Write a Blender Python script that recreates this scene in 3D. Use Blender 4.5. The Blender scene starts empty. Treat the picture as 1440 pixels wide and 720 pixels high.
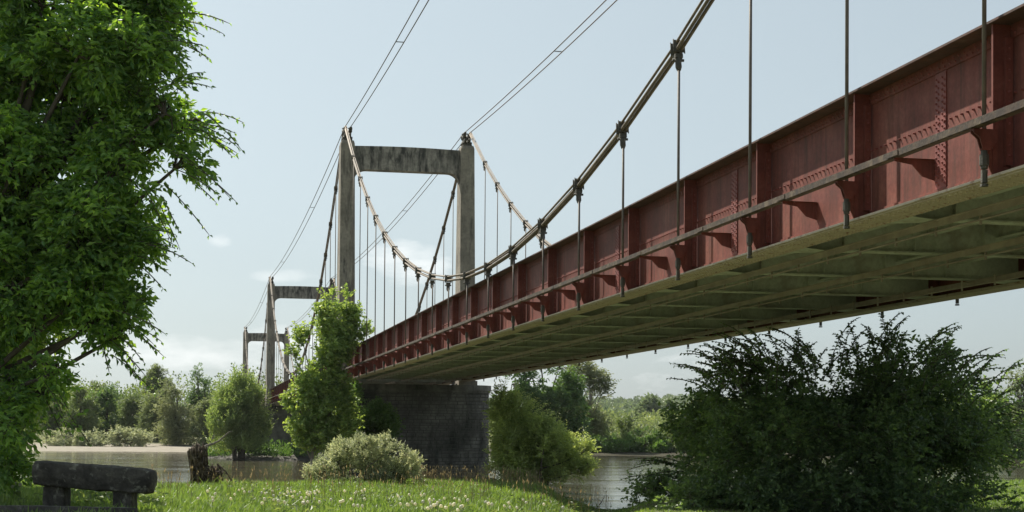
import bpy, math, random
import numpy as np
from mathutils import Vector, Matrix
R = math.radians
rng = np.random.default_rng(7)
random.seed(7)
scene = bpy.context.scene
C = bpy.context.collection

# ------------------------------------------------------------------ camera
F_PX, PSI, THETA, ROLL, PY, CZ = 2121.66, .20741, .01748, .0066, 567.3, 2.9
cd = bpy.data.cameras.new('camera')
cd.sensor_width = 36.0
cd.lens = F_PX / 1440 * 36
cd.shift_y = (PY - 360) / 1440
cd.clip_start = .1
cd.clip_end = 20000
cam = bpy.data.objects.new('camera', cd)
C.objects.link(cam)
cam.matrix_world = Matrix.Translation((0, 0, CZ)) @ Matrix.Rotation(-PSI, 4, 'Z') @ Matrix.Rotation(math.pi / 2 + THETA, 4, 'X') @ Matrix.Rotation(ROLL, 4, 'Z')
scene.camera = cam

# ------------------------------------------------------------------ light, sky, exposure
SUN_TO = Vector((-1, 1.95, 2.45)).normalized()
elev = math.asin(SUN_TO.z)
azim = math.atan2(SUN_TO.x, SUN_TO.y)
scene.view_settings.view_transform = 'Standard'
scene.view_settings.look = 'None'
scene.view_settings.gamma = 1
scene.view_settings.exposure = 0.65
world = bpy.data.worlds.new('World')
scene.world = world
world.use_nodes = True
wn = world.node_tree
wn.nodes.clear()


def nd(tree, kind, **kw):
    n = tree.nodes.new(kind)
    for k, v in kw.items():
        if isinstance(k, str) and k.startswith('i_'):
            key = k[2:]
            key = int(key) if key.isdigit() else key.replace('_', ' ')
            n.inputs[key].default_value = v
        else:
            setattr(n, k, v)
    return n


def build_world():
    L = wn.links.new
    sky = nd(wn, 'ShaderNodeTexSky', sky_type='NISHITA', sun_disc=False, sun_elevation=elev,
             sun_rotation=azim, air_density=1.0, dust_density=2.2, ozone_density=1.0, altitude=50)
    hs = nd(wn, 'ShaderNodeHueSaturation')
    hs.inputs['Saturation'].default_value = .40
    hs.inputs['Value'].default_value = 1.0
    L(sky.outputs[0], hs.inputs['Color'])
    gam = nd(wn, 'ShaderNodeGamma')
    gam.inputs[1].default_value = .60      # a thin summer veil
    L(hs.outputs[0], gam.inputs[0])
    tint = nd(wn, 'ShaderNodeMix', data_type='RGBA', blend_type='MULTIPLY')
    tint.inputs[0].default_value = 1
    tint.inputs[7].default_value = (1.30, 1.48, 1.54, 1)
    L(gam.outputs[0], tint.inputs[6])
    # clouds: low cumulus banks by direction
    tc = nd(wn, 'ShaderNodeTexCoord')
    sep = nd(wn, 'ShaderNodeSeparateXYZ')
    L(tc.outputs['Generated'], sep.inputs[0])
    mp = nd(wn, 'ShaderNodeMapping')
    mp.inputs['Scale'].default_value = (9, 9, 26)
    L(tc.outputs['Generated'], mp.inputs[0])
    nz = nd(wn, 'ShaderNodeTexNoise')
    nz.inputs['Scale'].default_value = 1.0
    nz.inputs['Detail'].default_value = 8
    nz.inputs['Roughness'].default_value = .58
    L(mp.outputs[0], nz.inputs['Vector'])

    def m(op, a, b=None, c=None, clamp=False):
        n = nd(wn, 'ShaderNodeMath', operation=op)
        n.use_clamp = clamp
        for i, v in enumerate((a, b, c)):
            if v is None:
                continue
            if isinstance(v, (int, float)):
                n.inputs[i].default_value = v
            else:
                L(v, n.inputs[i])
        return n.outputs[0]
    z = sep.outputs[2]
    band = m('SUBTRACT', 1, m('DIVIDE', m('ABSOLUTE', m('SUBTRACT', z, .035)), .045), clamp=True)
    mask = m('MULTIPLY', m('SUBTRACT', nz.outputs[0], m('SUBTRACT', .675, m('MULTIPLY', band, .20))), 6.0, clamp=True)
    mask = m('MULTIPLY', mask, m('MULTIPLY', band, 2.2, clamp=True))
    # single cumulus puffs: (direction, width, height)
    total = mask
    for (u, v, su, sv, k) in CLOUDS:
        d = (Vector(P(u, v, 100)) - Vector((0, 0, CZ))).normalized()
        right = Vector((math.cos(PSI), -math.sin(PSI), 0))
        vd = nd(wn, 'ShaderNodeVectorMath', operation='DOT_PRODUCT')
        L(tc.outputs['Generated'], vd.inputs[0])
        vd.inputs[1].default_value = right
        dx = m('DIVIDE', m('SUBTRACT', vd.outputs['Value'], d.dot(right)), su)
        dz = m('DIVIDE', m('SUBTRACT', z, d.z), sv)
        r2 = m('ADD', m('MULTIPLY', dx, dx), m('MULTIPLY', dz, dz))
        g = m('SUBTRACT', 1, r2)
        g2 = m('MULTIPLY', m('ADD', m('MULTIPLY', g, .55), m('MULTIPLY', m('SUBTRACT', nz.outputs[0], .55), 3.2)), k, clamp=True)
        fwdm = nd(wn, 'ShaderNodeVectorMath', operation='DOT_PRODUCT')
        L(tc.outputs['Generated'], fwdm.inputs[0])
        fwdm.inputs[1].default_value = d
        g3 = m('MULTIPLY', m('MULTIPLY', g2, m('MULTIPLY', m('ADD', g, .25), 3, clamp=True)), m('GREATER_THAN', fwdm.outputs['Value'], 0))
        total = m('MAXIMUM', total, g3)
    mix = nd(wn, 'ShaderNodeMix', data_type='RGBA')
    L(m('MULTIPLY', total, .62), mix.inputs[0])
    L(tint.outputs[2], mix.inputs[6])
    mix.inputs[7].default_value = (7.8, 7.9, 7.8, 1)
    bg = nd(wn, 'ShaderNodeBackground')
    bg.inputs[1].default_value = .1
    L(mix.outputs[2], bg.inputs[0])
    out = nd(wn, 'ShaderNodeOutputWorld')
    L(bg.outputs[0], out.inputs[0])


def P(u, v, w):
    """the world point seen at photograph pixel (u, v) at distance w in front of the camera"""
    a2, b2 = u - 720, PY - v
    a = a2 * math.cos(ROLL) - b2 * math.sin(ROLL)
    b = b2 * math.cos(ROLL) + a2 * math.sin(ROLL)
    fw = F_PX * math.cos(THETA) - b * math.sin(THETA)
    up = b * math.cos(THETA) + F_PX * math.sin(THETA)
    r = a / fw * w
    return (r * math.cos(PSI) + w * math.sin(PSI), -r * math.sin(PSI) + w * math.cos(PSI), CZ + up / fw * w)


CLOUDS = [(572, 372, .030, .019, 1.6), (310, 338, .010, .006, 1.1), (250, 500, .060, .014, 1.3), (930, 548, .050, .016, 1.5), (420, 388, .03, .006, 1.0)]
build_world()
sd = bpy.data.lights.new('sun', 'SUN')
sd.energy = 5.0
sd.angle = R(.53)
sd.color = (1, .93, .80)
sun = bpy.data.objects.new('sun', sd)
sun.rotation_euler = SUN_TO.to_track_quat('Z', 'Y').to_euler()
sun.location = (-20, 40, 60)
C.objects.link(sun)
scene.cycles.max_bounces = 8
scene.cycles.diffuse_bounces = 4
scene.cycles.transmission_bounces = 5
scene.cycles.use_adaptive_sampling = True


# ------------------------------------------------------------------ materials
def mat_new(name):
    m = bpy.data.materials.new(name)
    m.use_nodes = True
    t = m.node_tree
    t.nodes.clear()
    out = nd(t, 'ShaderNodeOutputMaterial')
    return m, t, out


def ramp(t, fac, stops):
    r = nd(t, 'ShaderNodeValToRGB')
    e = r.color_ramp.elements
    while len(e) < len(stops):
        e.new(.5)
    for i, (p, c) in enumerate(stops):
        e[i].position = p
        e[i].color = (*c, 1)
    t.links.new(fac, r.inputs[0])
    return r.outputs[0]


def noise(t, scale, detail=5, rough=.6, stretch=None, obj=True, dist=0):
    tc = nd(t, 'ShaderNodeTexCoord')
    mp = nd(t, 'ShaderNodeMapping')
    mp.inputs['Scale'].default_value = stretch or (1, 1, 1)
    if obj:
        t.links.new(tc.outputs['Object'], mp.inputs[0])
    else:
        g = nd(t, 'ShaderNodeNewGeometry')
        t.links.new(g.outputs['Position'], mp.inputs[0])
    n = nd(t, 'ShaderNodeTexNoise')
    n.inputs['Scale'].default_value = scale
    n.inputs['Detail'].default_value = detail
    n.inputs['Roughness'].default_value = rough
    n.inputs['Distortion'].default_value = dist
    t.links.new(mp.outputs[0], n.inputs['Vector'])
    return n.outputs[0]


def mixc(t, fac, a, b, mode='MIX'):
    m = nd(t, 'ShaderNodeMix', data_type='RGBA', blend_type=mode)
    for i, v in ((0, fac), (6, a), (7, b)):
        if isinstance(v, (int, float)):
            m.inputs[i].default_value = v
        elif isinstance(v, tuple):
            m.inputs[i].default_value = (*v, 1)
        else:
            t.links.new(v, m.inputs[i])
    return m.outputs[2]


def surface(name, base_stops, scale=3, stain=None, stain_col=(.1, .08, .06), stain_lim=(.5, .7), stain_stretch=(1, 1, 1),
            rough=.7, bump=.2, bump_scale=30, metallic=0, spec=.4, fine=None, wpos=False):
    m, t, out = mat_new(name)
    col = ramp(t, noise(t, scale, 6, .62, obj=not wpos), base_stops)
    if fine:
        col = mixc(t, fine[1], col, ramp(t, noise(t, fine[0], 4, .7, obj=not wpos), [(.35, (.55, .55, .55)), (.65, (1.35, 1.35, 1.35))]), 'MULTIPLY')
    if stain:
        f = ramp(t, noise(t, stain, 7, .66, stain_stretch, obj=not wpos, dist=.3), [(stain_lim[0], (0, 0, 0)), (stain_lim[1], (1, 1, 1))])
        col = mixc(t, f, col, stain_col)
    b = nd(t, 'ShaderNodeBsdfPrincipled')
    t.links.new(col, b.inputs['Base Color'])
    b.inputs['Roughness'].default_value = rough
    b.inputs['Metallic'].default_value = metallic
    b.inputs['Specular IOR Level'].default_value = spec
    if bump:
        bp = nd(t, 'ShaderNodeBump')
        bp.inputs['Strength'].default_value = bump
        bp.inputs['Distance'].default_value = .02
        t.links.new(noise(t, bump_scale, 5, .65, obj=not wpos), bp.inputs['Height'])
        t.links.new(bp.outputs[0], b.inputs['Normal'])
    t.links.new(b.outputs[0], out.inputs[0])
    return m


def leaf_material(name, dark, light, trans=.45, clump=.9, tw=(1.25, 1.15, .55), rough=.55):
    m, t, out = mat_new(name)
    g = nd(t, 'ShaderNodeNewGeometry')
    a = ramp(t, g.outputs['Random Per Island'], [(0, dark), (.55, tuple((x + y) / 2 for x, y in zip(dark, light))), (1, light)])
    c = mixc(t, .6, a, ramp(t, noise(t, clump, 3, .5, obj=False), [(.38, (.62, .66, .7)), (.62, (1.3, 1.25, 1.1))]), 'MULTIPLY')
    d = nd(t, 'ShaderNodeBsdfPrincipled')
    t.links.new(c, d.inputs['Base Color'])
    d.inputs['Roughness'].default_value = rough
    d.inputs['Specular IOR Level'].default_value = .35
    tr = nd(t, 'ShaderNodeBsdfTranslucent')
    tc = mixc(t, 1.0, c, tuple(q * trans * 1.9 for q in tw), 'MULTIPLY')
    t.links.new(tc, tr.inputs[0])
    mx = nd(t, 'ShaderNodeAddShader')
    t.links.new(d.outputs[0], mx.inputs[0])
    t.links.new(tr.outputs[0], mx.inputs[1])
    t.links.new(mx.outputs[0], out.inputs[0])
    return m


M = {}
M['red'] = surface('red_paint', [(.3, (.105, .033, .026)), (.5, (.172, .050, .039)), (.7, (.225, .085, .064))], 1.4, stain=2.2, stain_col=(.075, .032, .024),
                   stain_lim=(.48, .72), stain_stretch=(4, 4, .3), rough=.66, bump=.2, bump_scale=5, fine=(17, .4), spec=.25)
M['rivet'] = surface('rivet_paint', [(.3, (.14, .038, .034)), (.7, (.25, .07, .06))], 8, rough=.6, bump=0)
M['rust'] = surface('rusty_steel', [(.3, (.035, .022, .015)), (.5, (.07, .045, .028)), (.62, (.12, .09, .06)), (.8, (.10, .05, .028))], 5, stain=9, stain_col=(.03, .02, .015),
                    stain_lim=(.44, .58), rough=.75, bump=.3, bump_scale=40)
M['darkrust'] = surface('flange_rust', [(.3, (.045, .028, .022)), (.6, (.085, .045, .036)), (.8, (.16, .13, .10))], 4, stain=9, stain_col=(.12, .05, .035), rough=.8, bump=.3)
M['cable'] = surface('cable_wire', [(.3, (.085, .068, .050)), (.55, (.17, .135, .10)), (.75, (.25, .19, .14))], 2.2, rough=.6, bump=.4, bump_scale=70, fine=(30, .4))
M['rod'] = surface('hanger_rod', [(.3, (.07, .06, .055)), (.6, (.15, .125, .10)), (.8, (.20, .14, .10))], 3, rough=.6, bump=.2, bump_scale=60)
M['cast'] = surface('dark_casting', [(.3, (.045, .045, .04)), (.7, (.12, .11, .09))], 9, rough=.7, bump=.4, bump_scale=50)
M['under'] = surface('underside_paint', [(.3, (.42, .46, .40)), (.55, (.51, .55, .48)), (.8, (.58, .61, .53))], 1.6, stain=2.4, stain_col=(.30, .26, .21),
                     stain_lim=(.5, .7), rough=.65, bump=.15, bump_scale=14, fine=(14, .3))
M['underrail'] = surface('rail_paint', [(.3, (.26, .22, .19)), (.7, (.42, .37, .32))], 3, rough=.7, bump=.2)
M['flange'] = surface('flange_paint', [(.3, (.40, .34, .28)), (.6, (.50, .43, .35)), (.8, (.30, .17, .12))], 3, stain=8, stain_col=(.2, .09, .05),
                      stain_lim=(.55, .7), rough=.7, bump=.2, bump_scale=30)
M['concrete'] = surface('tower_concrete', [(.3, (.15, .135, .11)), (.5, (.24, .215, .175)), (.75, (.33, .30, .245))], .8, stain=1.5, stain_col=(.07, .065, .058),
                        stain_lim=(.5, .68), stain_stretch=(3.2, 3.2, .5), rough=.85, bump=.3, bump_scale=22, fine=(7, .35))
M['beamc'] = surface('weathered_beam_concrete', [(.3, (.17, .16, .135)), (.5, (.27, .25, .22)), (.75, (.37, .35, .30))], 1.3, stain=1.7, stain_col=(.05, .05, .046),
                     stain_lim=(.42, .62), stain_stretch=(2.2, 2.2, .55), rough=.88, bump=.3, bump_scale=22, fine=(6, .5))
M['stone'] = surface('pier_stone', [(.25, (.09, .088, .078)), (.5, (.165, .158, .14)), (.75, (.27, .255, .225))], .9, stain=.7, stain_col=(.03, .033, .027),
                     stain_lim=(.48, .66), stain_stretch=(1.6, 1.6, .5), rough=.9, bump=.5, bump_scale=16, fine=(3.2, .6), wpos=True)
M['mortar'] = surface('pier_mortar', [(.3, (.055, .054, .048)), (.7, (.11, .105, .093))], 3, rough=.95, bump=.4, bump_scale=20)
M['asphalt'] = surface('deck_slab_concrete', [(.3, (.16, .16, .13)), (.7, (.24, .235, .19))], 2, rough=.9, bump=.2)
M['bench'] = surface('lichen_stone', [(.3, (.035, .032, .028)), (.5, (.072, .066, .057)), (.7, (.13, .12, .10))], 5, stain=7, stain_col=(.24, .235, .19),
                     stain_lim=(.56, .66), rough=.95, bump=1, bump_scale=18, fine=(22, .6))
M['wood'] = surface('weathered_wood', [(.3, (.05, .04, .03)), (.55, (.12, .095, .07)), (.75, (.24, .19, .145))], 4, stain=7, stain_col=(.05, .03, .02),
                    stain_lim=(.5, .65), stain_stretch=(3, 3, .6), rough=.9, bump=1, bump_scale=16)
M['bark'] = surface('bark', [(.3, (.05, .042, .034)), (.7, (.13, .11, .085))], 4, rough=.95, bump=.8, bump_scale=14)
M['palebark'] = surface('pale_bark', [(.3, (.16, .14, .12)), (.7, (.34, .31, .27))], 4, rough=.95, bump=.5, bump_scale=14)
M['riprap'] = surface('riprap_rock', [(.3, (.05, .05, .045)), (.7, (.15, .14, .12))], 1.5, rough=.95, bump=.6, bump_scale=6)
M['seed'] = leaf_material('dandelion_seed', (.40, .39, .34), (.46, .45, .40), .45, 2, (1, 1, .9))
M['stem'] = surface('flower_stem', [(.3, (.09, .14, .04)), (.7, (.14, .19, .06))], 6, rough=.8, bump=0)

M['leaf_maple'] = leaf_material('maple_leaf', (.034, .082, .026), (.125, .205, .048), .78, 1.6, (1.45, 1.3, .42))
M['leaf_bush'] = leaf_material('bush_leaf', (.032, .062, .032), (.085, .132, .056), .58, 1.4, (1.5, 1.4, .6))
M['leaf_poplar'] = leaf_material('poplar_leaf', (.080, .138, .044), (.185, .240, .084), .55, 1.6, (1.3, 1.2, .55))
M['leaf_willow'] = leaf_material('willow_leaf', (.100, .150, .055), (.185, .225, .095), .45, .4, (1.2, 1.2, .6))
M['leaf_silver'] = leaf_material('silver_leaf', (.15, .18, .115), (.36, .37, .26), .35, .8, (1.1, 1.1, .8))
M['leaf_pale'] = leaf_material('greyish_willow_leaf', (.105, .128, .068), (.185, .200, .115), .38, .3, (1.1, 1.1, .75))
M['leaf_dark'] = leaf_material('far_dark_leaf', (.038, .080, .026), (.080, .130, .042), .45, .25, (1.3, 1.3, .6))
M['leaf_mid'] = leaf_material('far_mid_leaf', (.052, .085, .036), (.115, .148, .062), .42, .22, (1.3, 1.25, .6))
M['leaf_bright'] = leaf_material('far_bright_leaf', (.130, .175, .070), (.250, .290, .120), .55, .9, (1.25, 1.2, .65))
M['leaf_yellow'] = leaf_material('olive_leaf', (.155, .180, .060), (.260, .265, .100), .40, .22, (1.2, 1.2, .6))
M['leaf_hill'] = leaf_material('hill_tree_leaf', (.070, .105, .055), (.125, .160, .090), .30, .02, (1.2, 1.2, .8))
M['leaf_dusty'] = leaf_material('dusty_leaf', (.085, .115, .058), (.145, .170, .088), .38, .3, (1.2, 1.2, .7))
M['grass'] = leaf_material('grass_blade', (.055, .100, .026), (.125, .172, .052), .50, .55, (1.2, 1.2, .55))
M['drygrass'] = leaf_material('dry_stalk', (.16, .13, .08), (.27, .22, .13), .3, .6, (1.1, 1.0, .8))


def ground_material():
    m, t, out = mat_new('meadow_ground')
    g = nd(t, 'ShaderNodeNewGeometry')
    sp = nd(t, 'ShaderNodeSeparateXYZ')
    t.links.new(g.outputs['Position'], sp.inputs[0])
    green = ramp(t, noise(t, .6, 6, .6, obj=False), [(.3, (.105, .120, .055)), (.7, (.175, .175, .095))])
    sand = ramp(t, noise(t, .7, 6, .6, obj=False), [(.3, (.22, .20, .165)), (.7, (.33, .30, .25))])
    mud = ramp(t, noise(t, 1.2, 6, .6, obj=False), [(.3, (.035, .034, .022)), (.7, (.07, .065, .045))])
    mr = nd(t, 'ShaderNodeMapRange')
    mr.inputs[1].default_value = 140
    mr.inputs[2].default_value = 150
    t.links.new(sp.outputs[1], mr.inputs[0])
    mx = nd(t, 'ShaderNodeMapRange')
    mx.inputs[1].default_value = 30
    mx.inputs[2].default_value = 22
    t.links.new(sp.outputs[0], mx.inputs[0])
    mm = nd(t, 'ShaderNodeMath', operation='MULTIPLY')
    t.links.new(mr.outputs[0], mm.inputs[0])
    t.links.new(mx.outputs[0], mm.inputs[1])
    low = mixc(t, mm.outputs[0], mud, sand)
    mz = nd(t, 'ShaderNodeMapRange')
    mz.inputs[1].default_value = .55
    mz.inputs[2].default_value = .75
    t.links.new(sp.outputs[2], mz.inputs[0])
    col = mixc(t, mz.outputs[0], low, green)
    b = nd(t, 'ShaderNodeBsdfPrincipled')
    b.inputs['Roughness'].default_value = .95
    b.inputs['Specular IOR Level'].default_value = .1
    t.links.new(col, b.inputs['Base Color'])
    bp = nd(t, 'ShaderNodeBump')
    bp.inputs['Strength'].default_value = .6
    bp.inputs['Distance'].default_value = .1
    t.links.new(noise(t, 6, 6, .7, obj=False), bp.inputs['Height'])
    t.links.new(bp.outputs[0], b.inputs['Normal'])
    t.links.new(b.outputs[0], out.inputs[0])
    return m


def water_material():
    m, t, out = mat_new('river_water')
    b = nd(t, 'ShaderNodeBsdfPrincipled')
    b.inputs['Base Color'].default_value = (.085, .075, .052, 1)
    b.inputs['Roughness'].default_value = .07
    b.inputs['IOR'].default_value = 1.33
    bp = nd(t, 'ShaderNodeBump')
    bp.inputs['Strength'].default_value = 1
    bp.inputs['Distance'].default_value = .045
    n1 = noise(t, 1.1, 4, .55, (.45, 1.2, 1), obj=False)
    n2 = noise(t, .12, 3, .5, (.35, 1.2, 1), obj=False)
    mul = nd(t, 'ShaderNodeMath', operation='MULTIPLY')
    t.links.new(n1, mul.inputs[0])
    t.links.new(ramp(t, n2, [(.35, (.12, .12, .12)), (.65, (1, 1, 1))]), mul.inputs[1])
    t.links.new(mul.outputs[0], bp.inputs['Height'])
    t.links.new(bp.outputs[0], b.inputs['Normal'])
    t.links.new(b.outputs[0], out.inputs[0])
    return m


M['ground'] = ground_material()
M['water'] = water_material()


# ------------------------------------------------------------------ object helpers
class MB:
    def __init__(s):
        s.v, s.f, s.sm = [], [], []

    def add(s, vs, fs, smooth=False):
        o = len(s.v)
        s.v += [tuple(v) for v in vs]
        s.f += [tuple(i + o for i in f) for f in fs]
        s.sm += [smooth] * len(fs)
        return s

    def box(s, x0, x1, y0, y1, z0, z1, top=None):
        """axis aligned box; top=(x0,x1,y0,y1) gives a tapered top"""
        t = top or (x0, x1, y0, y1)
        vs = [(x0, y0, z0), (x1, y0, z0), (x1, y1, z0), (x0, y1, z0), (t[0], t[2], z1), (t[1], t[2], z1), (t[1], t[3], z1), (t[0], t[3], z1)]
        return s.add(vs, [(0, 3, 2, 1), (4, 5, 6, 7), (0, 1, 5, 4), (1, 2, 6, 5), (2, 3, 7, 6), (3, 0, 4, 7)])

    def prism(s, poly, axis, a, b):
        """polygon extruded along an axis; poly in the two other axes"""
        n = len(poly)

        def mk(p, h):
            return (h, p[0], p[1]) if axis == 'x' else (p[0], h, p[1]) if axis == 'y' else (p[0], p[1], h)
        vs = [mk(p, a) for p in poly] + [mk(p, b) for p in poly]
        fs = [tuple(range(n)), tuple(range(2 * n - 1, n - 1, -1))]
        fs += [(i, i + n, (i + 1) % n + n, (i + 1) % n) for i in range(n)]
        return s.add(vs, fs)

    def tube(s, pts, rad, n=6, cap=True, smooth=True, wob=0):
        pts = [Vector(p) for p in pts]
        if isinstance(rad, (int, float)):
            rad = [rad] * len(pts)
        vs, fs = [], []
        for i, p in enumerate(pts):
            d = (pts[min(i + 1, len(pts) - 1)] - pts[max(i - 1, 0)]).normalized()
            ref = Vector((0, 0, 1)) if abs(d.z) < .9 else Vector((1, 0, 0))
            a = d.cross(ref).normalized()
            b = d.cross(a).normalized()
            for k in range(n):
                t = 2 * math.pi * k / n
                r = rad[i] * (1 + wob * (random.random() - .5))
                vs.append(p + a * math.cos(t) * r + b * math.sin(t) * r)
        for i in range(len(pts) - 1):
            for k in range(n):
                fs.append((i * n + k, i * n + (k + 1) % n, (i + 1) * n + (k + 1) % n, (i + 1) * n + k))
        if cap:
            fs.append(tuple(range(n - 1, -1, -1)))
            fs.append(tuple((len(pts) - 1) * n + k for k in range(n)))
        return s.add(vs, fs, smooth)

    def mesh(s, name, mats):
        me = bpy.data.meshes.new(name)
        me.from_pydata(s.v, [], s.f)
        me.polygons.foreach_set('use_smooth', s.sm)
        for mm in (mats if isinstance(mats, (list, tuple)) else [mats]):
            me.materials.append(mm)
        me.update()
        return me

    def obj(s, name, m, parent=None, loc=None):
        return link(name, s.mesh(name, m), parent, loc)


def link(name, me, parent=None, loc=None):
    o = bpy.data.objects.new(name, me)
    C.objects.link(o)
    if parent:
        o.parent = parent
    if loc is not None:
        o.location = loc
    return o


def tag(o, label=None, cat=None, group=None, kind=None):
    for k, v in (('label', label), ('category', cat), ('group', group), ('kind', kind)):
        if v:
            o[k] = v
    return o


def thing(name, label, cat, loc=(0, 0, 0), group=None):
    o = bpy.data.objects.new(name, None)
    o.empty_display_size = .2
    C.objects.link(o)
    o.location = loc
    return tag(o, label, cat, group)


def copy_tree(o, parent=None, skip=()):
    c = o.copy()
    C.objects.link(c)
    if parent:
        c.parent = parent
    for ch in [x for x in KIDS.get(o.name, [])]:
        if ch.name.split('.')[0] not in skip:
            copy_tree(ch, c)
    return c


KIDS = {}


def index_kids():
    KIDS.clear()
    for o in bpy.data.objects:
        if o.parent:
            KIDS.setdefault(o.parent.name, []).append(o)


def np_mesh(name, verts, tris, mats, mat_idx=None, smooth=False):
    me = bpy.data.meshes.new(name)
    nv, nt = len(verts), len(tris)
    me.vertices.add(nv)
    me.vertices.foreach_set('co', np.ascontiguousarray(verts, dtype=np.float32).ravel())
    me.loops.add(nt * 3)
    me.loops.foreach_set('vertex_index', np.ascontiguousarray(tris, dtype=np.int32).ravel())
    me.polygons.add(nt)
    me.polygons.foreach_set('loop_start', np.arange(0, nt * 3, 3, dtype=np.int32))
    me.polygons.foreach_set('loop_total', np.full(nt, 3, dtype=np.int32))
    for mm in (mats if isinstance(mats, (list, tuple)) else [mats]):
        me.materials.append(mm)
    if mat_idx is not None:
        me.polygons.foreach_set('material_index', np.ascontiguousarray(mat_idx, dtype=np.int32))
    me.polygons.foreach_set('use_smooth', np.full(nt, smooth))
    me.update(calc_edges=True)
    return me


def nrm(a):
    return a / (np.linalg.norm(a, axis=-1, keepdims=True) + 1e-9)


# ------------------------------------------------------------------ terrain and water
def ss(a, b, x):
    t = np.clip((x - a) / (b - a), 0, 1)
    return t * t * (3 - 2 * t)


PROF = {  # photograph column -> list of (distance, height) along that line of sight
    -500: [(12, 1.95), (19, 1.88), (25, 1.70), (33, 1.42), (44, 1.25), (52, .5), (58, -1)],
    160: [(12, 1.95), (19, 1.88), (25, 1.68), (33, 1.40), (43, 1.25), (49, .7), (56, -1)],
    280: [(12, 1.80), (22, 1.54), (33, 1.32), (43, 1.22), (49, .7), (56, -1)],
    400: [(12, 1.80), (22, 1.52), (33, 1.30), (45, 1.20), (54, .8), (62, .3), (68, -1)],
    480: [(12, 1.80), (22, 1.52), (33, 1.30), (46, 1.18), (60, .80), (76, .5), (84, -1)],
    690: [(12, 1.80), (22, 1.50), (33, 1.26), (47, 1.10), (60, .80), (77, .5), (84, -1)],
    760: [(12, 1.80), (22, 1.48), (33, 1.20), (46, 1.02), (58, .75), (66, .3), (71, -1)],
    800: [(12, 1.80), (22, 1.42), (33, 1.05), (42, .92), (54, .35), (60, -1)],
    850: [(12, 1.75), (22, 1.30), (33, .96), (38, .76), (52, .2), (58, -1)],
    920: [(12, 1.70), (22, 1.42), (27, 1.38), (32, 1.36), (35, 1.25), (46, .5), (55, -1)],
    990: [(12, 1.70), (22, 1.42), (27, 1.46), (32, 1.66), (37, 1.40), (48, .8), (58, -1)],
    1150: [(12, 1.70), (22, 1.42), (28, 1.42), (40, 1.40), (52, .6), (62, -1)],
    1440: [(12, 1.70), (22, 1.42), (28, 1.42), (48, 1.36), (58, .7), (66, -1)],
    2200: [(12, 1.70), (22, 1.42), (28, 1.42), (48, 1.36), (60, .7), (70, -1)]}
PU = np.array(sorted(PROF))
PW = np.concatenate([np.arange(0, 100, 1.0)])
PT = np.array([np.interp(PW, [p[0] for p in PROF[k]], [p[1] for p in PROF[k]]) for k in PU])


def wavy(x, y, k=1.0):
    return (np.sin(x * .9 * k + 1.3 * np.sin(y * .7 * k)) + np.sin(y * 1.1 * k + 1.7 * np.sin(x * .5 * k + 2)) + .5 * np.sin(x * 2.3 * k + y * 1.9 * k)) / 2.5


def height(x, y):
    x = np.asarray(x, float)
    y = np.asarray(y, float)
    r = x * math.cos(PSI) - y * math.sin(PSI)
    w = x * math.sin(PSI) + y * math.cos(PSI)
    u = 720 + F_PX * r / np.maximum(w, 3.0)
    u = np.clip(u, PU[0], PU[-1])
    w = np.maximum(w, 0)
    iu = np.clip(np.searchsorted(PU, u) - 1, 0, len(PU) - 2)
    fu = (u - PU[iu]) / (PU[iu + 1] - PU[iu])
    fu = fu * fu * (3 - 2 * fu)
    wi = np.clip(w, 0, 98.99)
    i0 = wi.astype(int)
    fw = wi - i0
    z = (PT[iu, i0] * (1 - fw) + PT[iu, i0 + 1] * fw) * (1 - fu) + (PT[iu + 1, i0] * (1 - fw) + PT[iu + 1, i0 + 1] * fw) * fu
    z = z + wavy(x, y, .8) * .04 * ss(70, 40, w)
    # far bank
    edge = 180 + 6 * ss(300, 900, u) * -1 + 2.5 * wavy(x * .08, y * .08)
    far = -1 + 1.0 * ss(edge - 8, edge, w) + .35 * ss(edge, edge + 12, w) + 1.1 * ss(edge + 18, edge + 50, w)
    z = np.where(w > 90, far, z)
    # low wooded hills far away
    hill = (17 + 7 * np.sin(x * .0031 + 1) + 4 * np.sin(x * .0093 + y * .002)) * ss(600, 1500, w) + 22 * ss(1500, 3500, w) * ss(200, 900, u)
    return z + hill * ss(330, 760, u)


def build_ground():
    # one sheet around the camera, fine in front, out past the horizon
    ang = np.concatenate([np.linspace(-26, 26, 261), np.linspace(28, 332, 120)])
    rad = np.concatenate([[.01], np.arange(2, 70, .8), np.arange(70, 240, 4.0), np.geomspace(245, 9000, 60)])
    A, Rr = np.meshgrid(np.radians(ang), rad)
    X = Rr * np.sin(A + PSI)
    Y = Rr * np.cos(A + PSI)
    Z = height(X, Y)
    n, m = A.shape
    v = np.stack([X, Y, Z], -1).reshape(-1, 3)
    idx = np.arange(n * m).reshape(n, m)
    nx = np.roll(idx, -1, axis=1)
    a, b, c, d = idx[:-1].ravel(), nx[:-1].ravel(), nx[1:].ravel(), idx[1:].ravel()
    tr = np.concatenate([np.stack([a, b, c], -1), np.stack([a, c, d], -1)])
    o = link('ground', np_mesh('ground', v, tr[:, ::-1], M['ground'], smooth=True))
    tag(o, kind='structure')
    # river
    mb = MB()
    ys = (44, 100, 190, 260)
    mb.add([(-1500, 30, 0), (1500, 30, 0), (1500, 232, 0), (-1500, 232, 0)], [(0, 1, 2, 3)])
    o = mb.obj('river_water', M['water'])
    tag(o, kind='structure')


build_ground()


# ------------------------------------------------------------------ the bridge
XA, XB = 7.22, 13.18           # outer faces of the two girders
ZT, ZB = 6.736, 5.268          # top and underside of the girders
TOW = [-.8, 74.2, 149.2, 224.2]
HY = [36.746 + 3 * j for j in range(-11, 12)]
SY = [36.746 + 3 * j for j in range(-12, 13)]
SPAN0, SPAN1 = -.2, 73.55


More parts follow.
